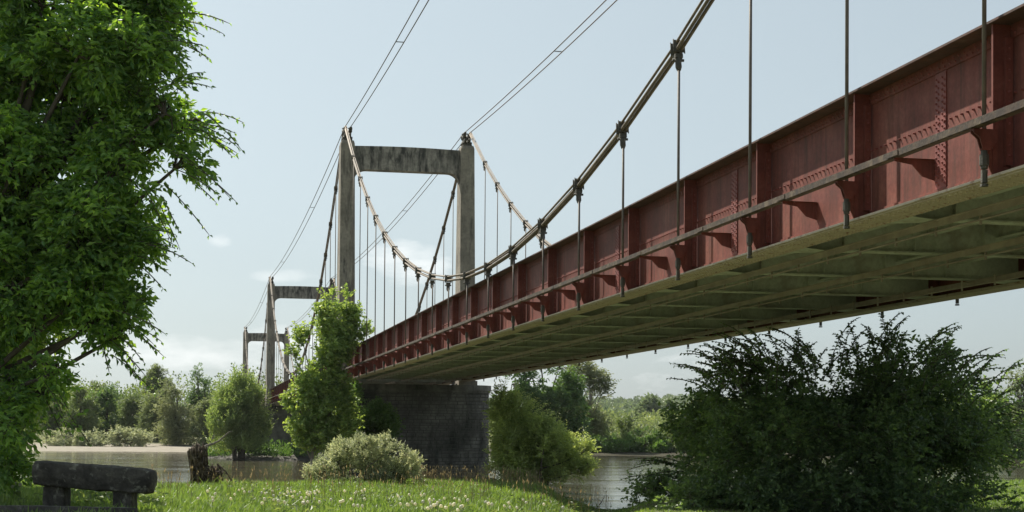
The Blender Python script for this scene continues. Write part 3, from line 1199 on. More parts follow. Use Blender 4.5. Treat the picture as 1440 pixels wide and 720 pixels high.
# --- the big maple at the left, about 20 m away
W1 = 20.0
maple = lobe_px([
    (60, 10, 90, 70, -.2), (150, 0, 80, 62, .3), (212, 0, 44, 46, 0), (110, 80, 80, 66, -.5), (215, 88, 46, 44, 0), (20, 90, 60, 80, .2),
    (262, 178, 46, 34, .2), (232, 160, 46, 42, -.3), (196, 190, 60, 52, .3), (245, 238, 40, 26, 0), (160, 235, 60, 50, -.3), (90, 210, 80, 70, .4), (20, 230, 70, 80, -.2),
    (178, 318, 46, 34, .2), (120, 330, 66, 50, -.3), (198, 346, 30, 14, 0), (50, 360, 70, 66, .4), (120, 410, 62, 40, -.2), (168, 430, 38, 26, 0),
    (165, 474, 32, 15, .2), (118, 466, 48, 28, .2), (50, 470, 62, 40, 0), (75, 525, 30, 24, -.3), (18, 535, 42, 38, .3), (26, 598, 36, 38, -.4), (0, 655, 40, 26, 0),
    (-90, 220, 90, 130, .5), (-110, 430, 100, 120, 0), (-80, 600, 70, 70, .3),
    (0, 330, 70, 70, .3), (20, 400, 70, 60, 0), (70, 290, 70, 50, .1), (-20, 480, 60, 50, 0), (90, 140, 70, 60, .5), (150, 150, 60, 50, .6), (0, 20, 70, 80, 0), (120, 270, 60, 40, .5), (90, 370, 70, 50, .5), (185, 70, 50, 50, .6), (150, 330, 60, 40, .2), (135, 380, 60, 36, 0), (60, 560, 50, 30, .1), (30, 440, 90, 50, .3), (215, 30, 42, 50, .3)], W1, None)
maple = [(c, np.array([r[0], min(max(r[0], .45), .95), r[2]])) for c, r in maple]
sh_b, sh_d = [], []
for (u, v, du, dv, n) in ((240, 20, 1, .25, 5), (285, 175, 1, .05, 8), (262, 230, .9, -.5, 7), (200, 345, 1, -.05, 6), (185, 440, .9, -.35, 7), (165, 485, .7, -.6, 7), (190, 330, .9, .1, 4), (235, 130, .8, .5, 5), (85, 540, .6, -.7, 5), (230, 60, 1, -.1, 5), (225, 270, .5, -.8, 5)):
    for k in range(n):
        b = np.array(P(u + random.uniform(-30, 10), v + random.uniform(-18, 18), W1 + random.uniform(-.6, .6)))
        rt = np.array([math.cos(PSI), -math.sin(PSI), 0])
        sh_b.append(b)
        sh_d.append(rt * du + np.array([0, 0, dv]) + rng.normal(0, .25, 3))
ve, te, lines = shoots(sh_b, sh_d, .55, 9, .12, .060, .35)
bx, by, bz = on_ground(-150, 20.5)
t = tree('maple_tree', 'big ash-leaved maple filling the left edge, drooping leaves lit from above', 'tree', (bx, by, bz), maple, M['leaf_maple'],
         n_twig=17500, per=6, tw=.21, leaf=(.112, .056), droop=.18, up=.2, leafdown=.30, nup=.38, hollow=.1, clump=4.2, cut=-.10, trunk_r=.15, twigs=.35, extra=(ve, te))
mb = MB()
for l in lines:
    mb.tube([Vector(q) - t.location for q in l], [.007] * (len(l) - 1) + [.003], 4, cap=False)
mb.obj('shoots', M['bark'], t)['kind'] = 'stuff'

bx, by, bz = on_ground(-160, 34)  # added second maple; crown lobes reach out of view to shade the bench grass
m2 = lobe_px([(-30, 330, 90, 60), (10, 430, 60, 60), (-60, 480, 90, 80), (20, 520, 44, 50), (-40, 590, 70, 50), (16, 590, 36, 36), (-150, 400, 120, 120), (-130, 560, 100, 80), (30, 560, 26, 26),
               (-120, 250, 150, 110, -4), (-30, 310, 100, 80, -4), (-220, 330, 150, 120, -3), (-40, 330, 110, 80, 5), (-160, 250, 130, 100, 6), (-20, 220, 70, 60, -2), (-60, 300, 110, 90, -9.5), (-10, 380, 60, 50, -9.5), (-100, 220, 90, 80, -9)], 32, 2.0)
tree('maple_tree', 'second maple added half hidden behind the big one at left to shade the grass', 'tree', (bx, by, bz), m2, M['leaf_poplar'],
     n_twig=10500, per=6, tw=.32, leaf=(.17, .095), droop=.25, up=.12, leafdown=.38, nup=.4, hollow=.1, clump=3, cut=-.25, trunk_r=.2, ph=5)

# --- the dark bush under the bridge at the right
W2 = 27.5
bush = lobe_px([
    (1160, 640, 200, 80, .3), (1020, 650, 84, 60, 3.5), (1300, 650, 100, 66, 1.5), (1080, 580, 100, 56, .5), (1230, 570, 110, 64, .6), (1340, 590, 66, 56, 1.5),
    (1035, 548, 44, 28, .5), (1125, 540, 44, 20, .5), (1255, 535, 44, 22, .3), (1325, 548, 40, 26, 1), (1030, 512, 18, 14, .3), (1190, 505, 20, 12, .2), (1250, 485, 16, 12, .2), (1110, 508, 16, 10, .3), (1320, 505, 18, 12, .6),
    (1385, 600, 36, 36, 2), (1390, 560, 36, 20, 2), (950, 690, 58, 26, 6), (965, 600, 34, 18, 3), (1392, 640, 30, 20, 2), (1000, 595, 44, 36, 2), (1160, 700, 200, 36, 0),
    (925, 703, 40, 14, 7), (1060, 712, 110, 30, 0), (1250, 715, 110, 30, -.5), (1350, 705, 50, 20, 0), (1070, 640, 80, 50, .6), (1290, 640, 80, 50, .6), (1180, 600, 90, 50, .4)], W2, None)
bush = [(c, np.array([r[0], min(max(r[0], .5), 1.5), r[2]])) for c, r in bush]
sh_b, sh_d = [], []
rt = np.array([math.cos(PSI), -math.sin(PSI), 0])
for k in range(120):
    u = random.uniform(1010, 1400)
    v = np.interp(u, [1000, 1035, 1100, 1180, 1260, 1330, 1400], [540, 520, 520, 505, 505, 520, 565]) + random.uniform(-12, 40)
    sh_b.append(np.array(P(u, v, W2 + random.uniform(-1, 1))))
    lean = (u - 1200) / 260
    sh_d.append(rt * (lean + random.uniform(-.5, .5)) + np.array([0, 0, random.uniform(.7, 1.3)]) + rng.normal(0, .15, 3))
for k in range(10):
    sh_b.append(np.array(P(random.uniform(1020, 1090), random.uniform(505, 540), W2)))
    sh_d.append(-rt * random.uniform(.2, .9) + np.array([0, 0, random.uniform(.3, .9)]))
for k in range(16):
    sh_b.append(np.array(P(random.uniform(940, 990), random.uniform(650, 690), W2 + 6)))
    sh_d.append(-rt * 1.0 + np.array([0, 0, random.uniform(-.05, .45)]) + rng.normal(0, .15, 3))
for k in range(26):
    sh_b.append(np.array(P(random.uniform(1340, 1400), random.uniform(560, 650), W2 + 2)))
    sh_d.append(rt * 1.0 + np.array([0, 0, random.uniform(-.1, .45)]) + rng.normal(0, .15, 3))
ve, te, lines = shoots(sh_b, sh_d, 1.05, 17, .105, .070, .30)
bx, by, bz = on_ground(1180, 27.5)
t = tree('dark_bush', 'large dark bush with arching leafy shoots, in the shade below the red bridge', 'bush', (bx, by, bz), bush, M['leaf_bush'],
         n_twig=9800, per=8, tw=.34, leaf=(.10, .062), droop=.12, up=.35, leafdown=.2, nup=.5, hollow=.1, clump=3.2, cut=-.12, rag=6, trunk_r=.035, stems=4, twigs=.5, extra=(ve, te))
mb = MB()
for l in lines:
    mb.tube([Vector(q) - t.location for q in l], [.009] * (len(l) - 1) + [.003], 4, cap=False)
mb.obj('shoots', M['bark'], t)['kind'] = 'stuff'

# --- poplar in front of the near leg of the tallest tower
bx, by, bz = on_ground(437, 66)
pop = lobe_px([(462, 438, 16, 24), (488, 440, 15, 24), (475, 458, 34, 30), (425, 478, 14, 14), (503, 462, 14, 16), (468, 505, 30, 34), (434, 520, 18, 12), (455, 550, 34, 34),
               (425, 548, 20, 14), (472, 570, 26, 40), (436, 592, 32, 32), (420, 612, 15, 15), (462, 602, 30, 28), (492, 592, 16, 24, 1), (515, 470, 8, 8, .5), (413, 572, 13, 9), (450, 625, 28, 13), (413, 500, 8, 8), (408, 560, 8, 6), (480, 530, 12, 30)], 66, None)
pop = [(c, np.array([r[0] * .84, min(r[0], .9), r[2] * .92])) for c, r in pop]
tree('poplar_tree', 'bushy young poplar growing in front of the tallest tower and its pier', 'tree', (bx, by, bz), pop, M['leaf_poplar'],
     n_twig=4300, per=8, tw=.40, leaf=(.15, .12), droop=.05, up=.9, leafdown=.2, nup=.4, hollow=.2, clump=4.5, cut=-.12, trunk_r=.12, bark='palebark', twigs=.3, ph=2)

# --- silvery flowering bush on the bank
bx, by, bz = on_ground(515, 47)
sil = lobe_px([(462, 664, 26, 16), (492, 650, 24, 22), (520, 640, 22, 20), (552, 656, 26, 22), (480, 634, 18, 14), (540, 630, 18, 12), (580, 672, 20, 12), (440, 672, 18, 10), (574, 640, 12, 10), (515, 676, 70, 12),
               (504, 622, 12, 9), (565, 664, 26, 18), (530, 664, 30, 18), (468, 645, 16, 12), (598, 676, 12, 7), (556, 634, 8, 8), (520, 622, 8, 6)], 47, None)
sil = [(c, np.array([r[0], min(r[0], .8), r[2]])) for c, r in sil]
sb, sdir = [], []
for k in range(110):
    u = random.uniform(440, 592)
    sb.append(np.array(P(u, np.interp(u, [440, 480, 510, 550, 592], [664, 634, 626, 634, 662]) + random.uniform(-4, 26), 47 + random.uniform(-.8, .3))))
    sdir.append(rt * (u - 515) / 110 + np.array([0, 0, random.uniform(.7, 1.3)]) + rng.normal(0, .3, 3))
ve, te, lines = shoots(sb, sdir, .36, 9, .12, .042, .10)
tree('silver_bush', 'low silvery-green bush on the lit grass in front of the masonry pier', 'bush', (bx, by, bz), sil, M['leaf_silver'],
     n_twig=2100, per=8, tw=.20, leaf=(.11, .042), droop=-.1, up=1.0, leafdown=-.2, nup=.4, hollow=.2, clump=6, cut=-.12, trunk_r=.04, stems=4, twigs=.3, extra=(ve, te))
# dark sapling in the shade of the deck, against the pier
bx, by, bz = on_ground(520, 70)
iv = lobe_px([(515, 570, 18, 20), (535, 585, 22, 18), (505, 600, 20, 22), (530, 615, 28, 22), (548, 600, 14, 14), (515, 640, 34, 24), (498, 560, 10, 16)], 70, .9)
tree('shaded_sapling', 'dark leafy sapling in the deck shade against the left part of the masonry pier', 'tree', (bx, by, bz), iv, M['leaf_dark'],
     n_twig=1500, per=7, tw=.35, leaf=(.16, .10), droop=.1, up=.5, nup=.4, hollow=.1, clump=3, cut=-.2, trunk_r=.06, stems=2)

# --- green bush right of the pier
bx, by, bz = on_ground(760, 61)
gb = lobe_px([(732, 645, 42, 34), (775, 640, 38, 32), (712, 600, 22, 34), (744, 605, 30, 28), (708, 568, 14, 22), (800, 642, 28, 24), (740, 666, 46, 16), (700, 655, 14, 24), (730, 572, 12, 18), (765, 674, 60, 12), (812, 664, 20, 14), (818, 638, 18, 11), (776, 616, 18, 14), (826, 652, 10, 12)], 61, None)
gb = [(c, np.array([r[0], min(r[0], 1.2), r[2]])) for c, r in gb]
sb, sdir = [], []
for k in range(130):
    ub = random.uniform(702, 815)
    sb.append(np.array(P(ub, np.interp(ub, [702, 725, 760, 800, 815], [560, 568, 600, 625, 635]) + random.uniform(0, 45), 61 + random.uniform(-1, .4))))
    sdir.append(rt * random.uniform(-.2, 1) + np.array([0, 0, random.uniform(.7, 1.4)]))
ve, te, lines = shoots(sb, sdir, 1.0, 12, .15, .07, .15)
t = tree('willow_bush', 'bright green spreading bush against the right end of the masonry pier', 'bush', (bx, by, bz), gb, M['leaf_bright'],
         n_twig=4200, per=8, tw=.42, leaf=(.16, .065), droop=.05, up=.75, leafdown=.1, nup=.45, hollow=.2, clump=3.6, cut=-.12, trunk_r=.09, stems=4, twigs=.3, extra=(ve, te), ph=1)

# --- taller trees behind it, over the river inlet
bx, by, bz = P(765, 600, 172)
big = lobe_px([(745, 545, 36, 26), (790, 545, 28, 28), (770, 575, 40, 34), (720, 540, 24, 16), (745, 520, 40, 10), (800, 575, 22, 30), (770, 610, 46, 26), (735, 580, 24, 24), (785, 520, 20, 12), (765, 625, 60, 14)], 172, None)
tree('tall_dark_tree', 'tall dark tree rising behind the bright green bush to the underside of the bridge', 'tree', (bx, by, gz(bx, by)), big, M['leaf_dark'],
     n_twig=3600, per=7, tw=1.0, leaf=(.42, .22), nup=.4, droop=.25, up=.2, leafdown=.35, hollow=.3, clump=1.1, cut=-.02, trunk_r=.35, twigs=.25, ph=4)
bx, by, bz = P(830, 600, 186)
sp = lobe_px([(835, 530, 20, 18), (815, 520, 18, 12), (845, 555, 16, 14), (822, 560, 16, 22), (832, 590, 22, 26), (852, 540, 10, 10), (808, 600, 22, 24), (805, 540, 12, 10), (838, 512, 12, 6), (830, 620, 26, 20)], 186, None)
tree('airy_tree', 'thin airy tree with see-through crown, right of the tall dark tree', 'tree', (bx, by, gz(bx, by)), sp, M['leaf_pale'],
     n_twig=1300, per=7, tw=1.1, leaf=(.42, .20), droop=.1, up=.5, leafdown=.2, hollow=.3, clump=.9, cut=-.02, trunk_r=.22, twigs=.5, bark='palebark', ph=3)


# --- far bank trees
def far_tree(u, top, wid, w, mat, label, name='bank_tree', cat='tree', bot=634, shape='dome', leafsize=None, n=None, cut=-.2, group=None):
    k = w / F_PX
    H = (bot - top)
    lob = []
    rs = random.Random(int(u * 7 + top))
    if shape == 'dome':
        for i in range(9):
            a = rs.uniform(-1, 1)
            f = rs.uniform(0, 1)
            ww = wid * .5 * (1 - .45 * f)
            lob.append((u + a * ww * .65, bot - H * (.22 + .56 * f), wid * .27, H * .22, rs.uniform(-.12, .12) * wid * k))
        lob.append((u, top + H * .22, wid * .26, H * .22))
        lob.append((u, bot - H * .3, wid * .42, H * .3))
        lob.append((u, bot - H * .1, wid * .5, H * .12))
    elif shape == 'low':
        for i in range(8):
            a = rs.uniform(-1, 1)
            lob.append((u + a * wid * .36, bot - H * rs.uniform(.3, .62), wid * .2, H * .34, rs.uniform(-.1, .1) * wid * k))
        lob.append((u, bot - H * .35, wid * .42, H * .36))
    elif shape == 'spire':
        for i in range(8):
            f = i / 7
            lob.append((u + rs.uniform(-1, 1) * wid * .08, bot - H * (.15 + .78 * f), wid * (.5 - .38 * f), H * .11))
    elif shape == 'stem':
        for i in range(8):
            a, f = rs.uniform(-1, 1), rs.uniform(0, 1)
            lob.append((u + a * wid * .28, top + H * (.14 + .32 * f), wid * .24, H * .13))
        lob.append((u, top + H * .3, wid * .4, H * .24))
    lo = lobe_px(lob, w)
    x, y, _ = P(u, 600, w)
    z = gz(x, y)
    area = (wid * k) * (H * k)
    ls = leafsize or (2.3 * k, 1.4 * k)
    n = n or int(min(3000, max(160, area * 7.5 / (ls[0] * ls[1] * .5 * 7) * .8)))
    return tree(name, label, cat, (x, y, z), lo, M[mat], n_twig=n, per=7, tw=ls[0] * 1.9, leaf=ls, droop=.1, up=.5, leafdown=.2,
                hollow=.3, clump=.9 / (wid * k * .07), cut=cut, rag=4, trunk_r=max(.1, H * k * .022), group=group, ph=u * .1)


FT = [
    # u, top, width, w, material, label, name, shape, bottom
    (78, 552, 60, 226, 'leaf_mid', 'far bank tree just right of the maple leaves, low rounded crown', 'bank_tree', 'dome', 632),
    (112, 546, 62, 222, 'leaf_mid', 'rounded mid-green tree on the far left bank, above pale scrub', 'bank_tree', 'dome', 632),
    (150, 541, 66, 228, 'leaf_dark', 'broad dark-green domed tree on the far left bank', 'bank_tree', 'dome', 632),
    (187, 548, 52, 224, 'leaf_mid', 'green tree between the broad dark dome and the round-topped tree', 'bank_tree', 'dome', 632),
    (220, 505, 48, 240, 'leaf_dusty', 'tall round-topped tree standing above the far left bank', 'bank_tree', 'stem', 632),
    (278, 518, 56, 236, 'leaf_dark', 'dark dense tree top right of the tall round-topped tree', 'bank_tree', 'dome', 632),
    (222, 542, 64, 216, 'leaf_dusty', 'dusty green tree in front of the tall round-topped tree', 'bank_tree', 'dome', 632),
    (250, 536, 84, 206, 'leaf_pale', 'wide greyish willow at the river edge of the far left bank', 'willow_tree', 'dome', 633),
    (286, 560, 50, 204, 'leaf_dusty', 'drooping green tree between the greyish willow and the light willow', 'bank_tree', 'dome', 634),
    (135, 536, 26, 270, 'leaf_dusty', 'faint thin tree top behind the broad dark dome', 'bank_tree', 'stem', 632),
    (97, 544, 22, 272, 'leaf_dusty', 'small faint tree top next to the maple leaves', 'bank_tree', 'stem', 632),
    (80, 600, 62, 200, 'leaf_silver', 'pale scrub on the sandbar edge, nearest the maple', 'pale_shrub', 'low', 633),
    (128, 602, 56, 200, 'leaf_silver', 'pale scrub on the sandbar edge, middle clump', 'pale_shrub', 'low', 633),
    (180, 597, 66, 199, 'leaf_silver', 'pale scrub on the sandbar edge, beside the greyish willow', 'pale_shrub', 'low', 633),
    (390, 575, 40, 205, 'leaf_mid', 'green tree beyond the river pier, glimpsed under the far deck', 'bank_tree', 'dome', 634),
    (845, 598, 50, 196, 'leaf_dark', 'dark shrub on the far bank right of the airy tree', 'bank_shrub', 'low', 643),
    (880, 584, 50, 200, 'leaf_mid', 'broad green tree on the far bank below the cedar', 'bank_tree', 'dome', 642),
    (866, 606, 44, 184, 'leaf_mid', 'round waterside shrub on the far bank, just right of the airy tree trunk', 'bank_shrub', 'low', 643),
    (905, 600, 52, 184, 'leaf_dark', 'dark rounded waterside shrub in the middle of the river opening', 'bank_shrub', 'low', 643),
    (938, 583, 44, 202, 'leaf_mid', 'mid-green tree left of the dark bush, on the far bank', 'bank_tree', 'dome', 642),
    (948, 602, 48, 184, 'leaf_mid', 'waterside shrub next to the dark bush branches', 'bank_shrub', 'low', 643),
    (978, 562, 50, 190, 'leaf_yellow', 'olive-yellow tree on the far bank touching the dark bush', 'bank_tree', 'dome', 643),
    (1022, 556, 60, 196, 'leaf_yellow', 'olive tree on the far bank behind the left side of the dark bush', 'bank_tree', 'dome', 643),
    (1090, 560, 80, 198, 'leaf_mid', 'green bank tree seen through the middle of the dark bush', 'bank_tree', 'dome', 644),
    (1170, 556, 90, 202, 'leaf_dark', 'dark bank tree seen through the dark bush, left of centre', 'bank_tree', 'dome', 645),
    (1250, 552, 90, 198, 'leaf_mid', 'green bank tree seen through the dark bush, right of centre', 'bank_tree', 'dome', 646),
    (1330, 556, 80, 200, 'leaf_bright', 'bright bank tree seen through the right side of the dark bush', 'bank_tree', 'dome', 647),
    (1395, 545, 60, 190, 'leaf_mid', 'green bank tree at the right tip of the dark bush', 'bank_tree', 'dome', 648),
    (1432, 520, 66, 178, 'leaf_dusty', 'dusty tall tree at the right edge of the picture', 'bank_tree', 'dome', 650),
    (1425, 600, 50, 168, 'leaf_dark', 'dark waterside shrub at the right edge under the dusty tree', 'bank_shrub', 'low', 652),
    (810, 600, 40, 190, 'leaf_dark', 'dark shrub behind the airy tree on the far bank', 'bank_shrub', 'low', 642),
]
for (u, top, wid, w, mat, lab, nm, shp, bot) in FT:
    far_tree(u, top, wid, w, mat, lab, nm, 'shrub' if 'shrub' in nm else 'tree', bot, shp, cut=-.12, group='trees and shrubs on the far bank')

# light willow beside the river pier
x, y, _ = P(336, 600, 138)
wl = lobe_px([(336, 605, 38, 34), (314, 600, 18, 32), (358, 600, 18, 34), (336, 585, 32, 30), (320, 566, 13, 20), (350, 562, 14, 22), (334, 552, 9, 18), (364, 574, 10, 16), (302, 592, 9, 20), (336, 628, 40, 12), (368, 615, 12, 18), (308, 560, 6, 12)], 138, None)
sb, sdir = [], []
for k in range(150):
    u = random.uniform(296, 376)
    sb.append(np.array(P(u, np.interp(u, [296, 318, 336, 352, 376], [590, 565, 555, 560, 585]) + random.uniform(0, 50), 138 + random.uniform(-2.2, .5))))
    sdir.append(rt * (u - 336) / 130 + np.array([0, 0, 1.0]) + rng.normal(0, .15, 3))
ve, te, lines = shoots(sb, sdir, 1.9, 10, .36, .11, .04)
tree('willow_tree', 'light green upright willow left of the river pier', 'tree', (x, y, .2), wl, M['leaf_willow'],
     n_twig=3000, per=8, tw=1.1, leaf=(.34, .11), droop=-.05, up=2.0, leafdown=-.3, nup=.4, hollow=.2, clump=2.2, cut=-.2, trunk_r=.2, stems=3, ph=6, spread=.25, extra=(ve, te))


def islet():
    mb = MB()
    cx, cy = 12.5, 145.5
    n, vs = 40, []
    for q, z in ((1.0, -.4), (.86, .12), (.6, .42), (.3, .5)):
        for k in range(n):
            a = 2 * math.pi * k / n
            rr = q * (1 + .12 * math.sin(3 * a + 1) + .07 * math.sin(7 * a) + random.uniform(-.03, .03))
            vs.append((cx - 3.5 + math.cos(a) * 9 * rr, cy + math.sin(a) * 6.5 * rr, z + random.uniform(-.08, .08)))
    fs = [(i * n + k, i * n + (k + 1) % n, (i + 1) * n + (k + 1) % n, (i + 1) * n + k) for i in range(3) for k in range(n)] + [tuple(3 * n + k for k in range(n))]
    mb.add(vs, fs)
    tag(mb.obj('river_islet', M['riprap']), kind='structure')
    n = 7000
    a = rng.uniform(0, 2 * math.pi, n)
    q = np.sqrt(rng.uniform(0, 1, n)) * .95
    p = np.stack([cx - 3.5 + np.cos(a) * 9 * q, cy + np.sin(a) * 6.5 * q, .3 + rng.uniform(0, 1, n) ** 1.6 * (1.5 - q)], -1)
    p = p[clump_noise(p, .8) > -.1]
    m = len(p)
    v, t = leaves_from(p, nrm(rng.normal(0, .6, (m, 3)) + np.array([0, 0, .9])), nrm(rng.normal(0, 1, (m, 3))), rng.uniform(.2, .5, m), rng.uniform(.1, .22, m))
    tag(link('islet_weeds', np_mesh('islet_weeds', v, t, M['leaf_dark'])), 'dark weeds covering the rocky islet round the river pier', 'weeds', kind='stuff')


islet()

# cedar on the hill
x, y, _ = P(915, 600, 520)
far_tree(915, 563, 24, 520, 'leaf_hill', 'bluish cedar standing above the other trees on the distant hill', 'cedar_tree', 'tree', 592, 'spire', (1.5, .7), 900)
far_tree(936, 573, 20, 540, 'leaf_hill', 'small round tree right of the cedar on the distant hill', 'hill_tree', 'tree', 592, 'dome', (1.6, .8), 500)


def woods(name, label, w0, w1, n, mat, size, hgt, u0=-300, u1=1750, ph=0):
    """a far-off wood that reads as one mass: leafy clumps heaped on many domes"""
    nd_ = n
    u = rng.uniform(u0, u1, nd_)
    w = w0 + (w1 - w0) * rng.uniform(0, 1, nd_)
    r = (u - 720) / F_PX * w
    x = r * math.cos(PSI) + w * math.sin(PSI)
    y = -r * math.sin(PSI) + w * math.cos(PSI)
    z = height(x, y)
    hh = hgt * (1 - .5 * ss(560, 700, u)) * rng.uniform(.6, 1.15, nd_) * (1 + .10 * np.sin(u * .021 + ph))
    per = 210
    q = nrm(rng.normal(0, 1, (nd_, per, 3)))
    q[..., 2] = np.abs(q[..., 2]) * 1.0
    rad = np.stack([hh * .55, hh * .55, hh * .62], -1)
    cz = np.stack([x, y, z + hh * .38], -1)
    p = cz[:, None, :] + q * rad[:, None, :] * rng.uniform(.75, 1.05, (nd_, per, 1))
    # skirt down to the ground
    low = rng.uniform(0, 1, (nd_, per)) < .3
    p[..., 2] = np.where(low, z[:, None] + rng.uniform(0, .5, (nd_, per)) * hh[:, None], p[..., 2])
    p = p.reshape(-1, 3)
    d = nrm(q.reshape(-1, 3) + rng.normal(0, .5, p.shape))
    nv = nrm(q.reshape(-1, 3) * .6 + rng.normal(0, .5, p.shape) + np.array([0, 0, .6]))
    v, t = leaves_from(p, d, nv, size * rng.uniform(.7, 1.3, len(p)), size * .7 * rng.uniform(.7, 1.3, len(p)))
    tag(link(name, np_mesh(name, v, t, mat)), label, 'woods', kind='stuff')


woods('far_woods', 'continuous wood behind the trees of the far bank', 228, 290, 330, M['leaf_mid'], .46, 9.5, ph=1, u1=600)
woods('far_bank_woods', 'lower hazy wood behind the far bank shrubs, under the bridge opening', 225, 300, 330, M['leaf_dusty'], .46, 9.0, u0=600, ph=3)
woods('hill_woods', 'distant wooded hill on the horizon beyond the river', 700, 1500, 1300, M['leaf_hill'], 2.2, 20.0, u0=560, u1=1800)
woods('bank_undergrowth', 'dark undergrowth along the foot of the far bank trees', 181, 196, 520, M['leaf_dark'], .36, 2.4, u0=780, u1=1700, ph=2)


# ------------------------------------------------------------------ meadow
def grass():
    n = 330000
    u = rng.uniform(-260, 1640, n)
    w = 17 + (60 - 17) * rng.uniform(0, 1, n) ** .85
    r = (u - 720) / F_PX * w
    x = r * math.cos(PSI) + w * math.sin(PSI)
    y = -r * math.sin(PSI) + w * math.cos(PSI)
    z = height(x, y)
    den = clump_noise(np.stack([x, y, z * 0], -1), 1.3)
    ok = (z > .45) & (den > rng.uniform(-1.3, -.1, n))
    x, y, z, w, den = x[ok], y[ok], z[ok], w[ok], den[ok]
    n = len(x)
    h = rng.uniform(.06, .20, n) * (1 + .5 * den)
    uu = u[ok]
    h *= 1 - .62 * ss(755, 820, uu) * (1 - .35 * ss(1250, 1350, uu))
    h *= np.where(w < 24, .8, 1)
    h *= np.where(rng.uniform(0, 1, n) < .03, 1.6, 1)
    wd = .0045 + .00026 * w
    a = rng.uniform(0, 2 * math.pi, n)
    s = np.stack([np.cos(a), np.sin(a), 0 * a], -1) * wd[:, None]
    lean = rng.normal(0, .35, (n, 2)) * h[:, None]
    b = np.stack([x, y, z - .02], -1)
    m = b + np.stack([lean[:, 0] * .3, lean[:, 1] * .3, h * .6], -1)
    t = b + np.stack([lean[:, 0], lean[:, 1], h], -1)
    v = np.stack([b - s, b + s, m + s * .7, t, m - s * .7], 1).reshape(-1, 3)
    k = np.arange(n) * 5
    tr = np.stack([np.stack([k, k + 1, k + 2], -1), np.stack([k, k + 2, k + 4], -1), np.stack([k + 4, k + 2, k + 3], -1)], 1).reshape(-1, 3)
    o = link('meadow_grass', np_mesh('meadow_grass', v, tr, M['grass']))
    tag(o, 'long sunlit meadow grass on the near river bank', 'grass', kind='stuff')
    # broad-leaved weeds between the blades
    n = 11000
    u = rng.uniform(-100, 860, n)
    w = rng.uniform(19, 44, n)
    r = (u - 720) / F_PX * w
    x = r * math.cos(PSI) + w * math.sin(PSI)
    y = -r * math.sin(PSI) + w * math.cos(PSI)
    ok = clump_noise(np.stack([x, y, x * 0], -1), 2.2, 5) > .12
    x, y = x[ok], y[ok]
    n = len(x)
    pp = np.stack([x, y, height(x, y) + rng.uniform(.02, .20, n)], -1)
    v, t = leaves_from(pp, nrm(np.stack([rng.normal(0, 1, n), rng.normal(0, 1, n), rng.uniform(0, 1, n)], -1)), nrm(rng.normal(0, .5, (n, 3)) + np.array([0, 0, .8])), rng.uniform(.06, .15, n), rng.uniform(.03, .07, n))
    tag(link('meadow_weeds', np_mesh('meadow_weeds', v, t, M['leaf_mid'])), 'broad-leaved weeds growing among the meadow grass', 'weeds', kind='stuff')
    # dry stalks
    n = 900
    u = np.concatenate([rng.uniform(200, 860, 500), rng.uniform(590, 760, 400)])
    w = np.concatenate([rng.uniform(28, 50, 500), rng.uniform(48, 58, 400)])
    r = (u - 720) / F_PX * w
    x = r * math.cos(PSI) + w * math.sin(PSI)
    y = -r * math.sin(PSI) + w * math.cos(PSI)
    z = height(x, y)
    h = rng.uniform(.3, .62, n)
    b = np.stack([x, y, z], -1)
    t = b + np.stack([rng.normal(0, .06, n), rng.normal(0, .06, n), h], -1)
    v1, t1 = twig_mesh(b, t, .004, .003)
    hd = nrm(np.stack([rng.normal(0, .2, n), rng.normal(0, .2, n), np.ones(n)], -1))
    v2, t2 = leaves_from(t, hd, nrm(rng.normal(0, 1, (n, 3))), rng.uniform(.05, .13, n), rng.uniform(.015, .035, n))
    o = link('dry_stalks', np_mesh('dry_stalks', np.concatenate([v1, v2]), np.concatenate([t1, t2 + len(v1)]), M['drygrass']))
    tag(o, 'dry brown grass stalks scattered through the meadow', 'grass', kind='stuff')


grass()


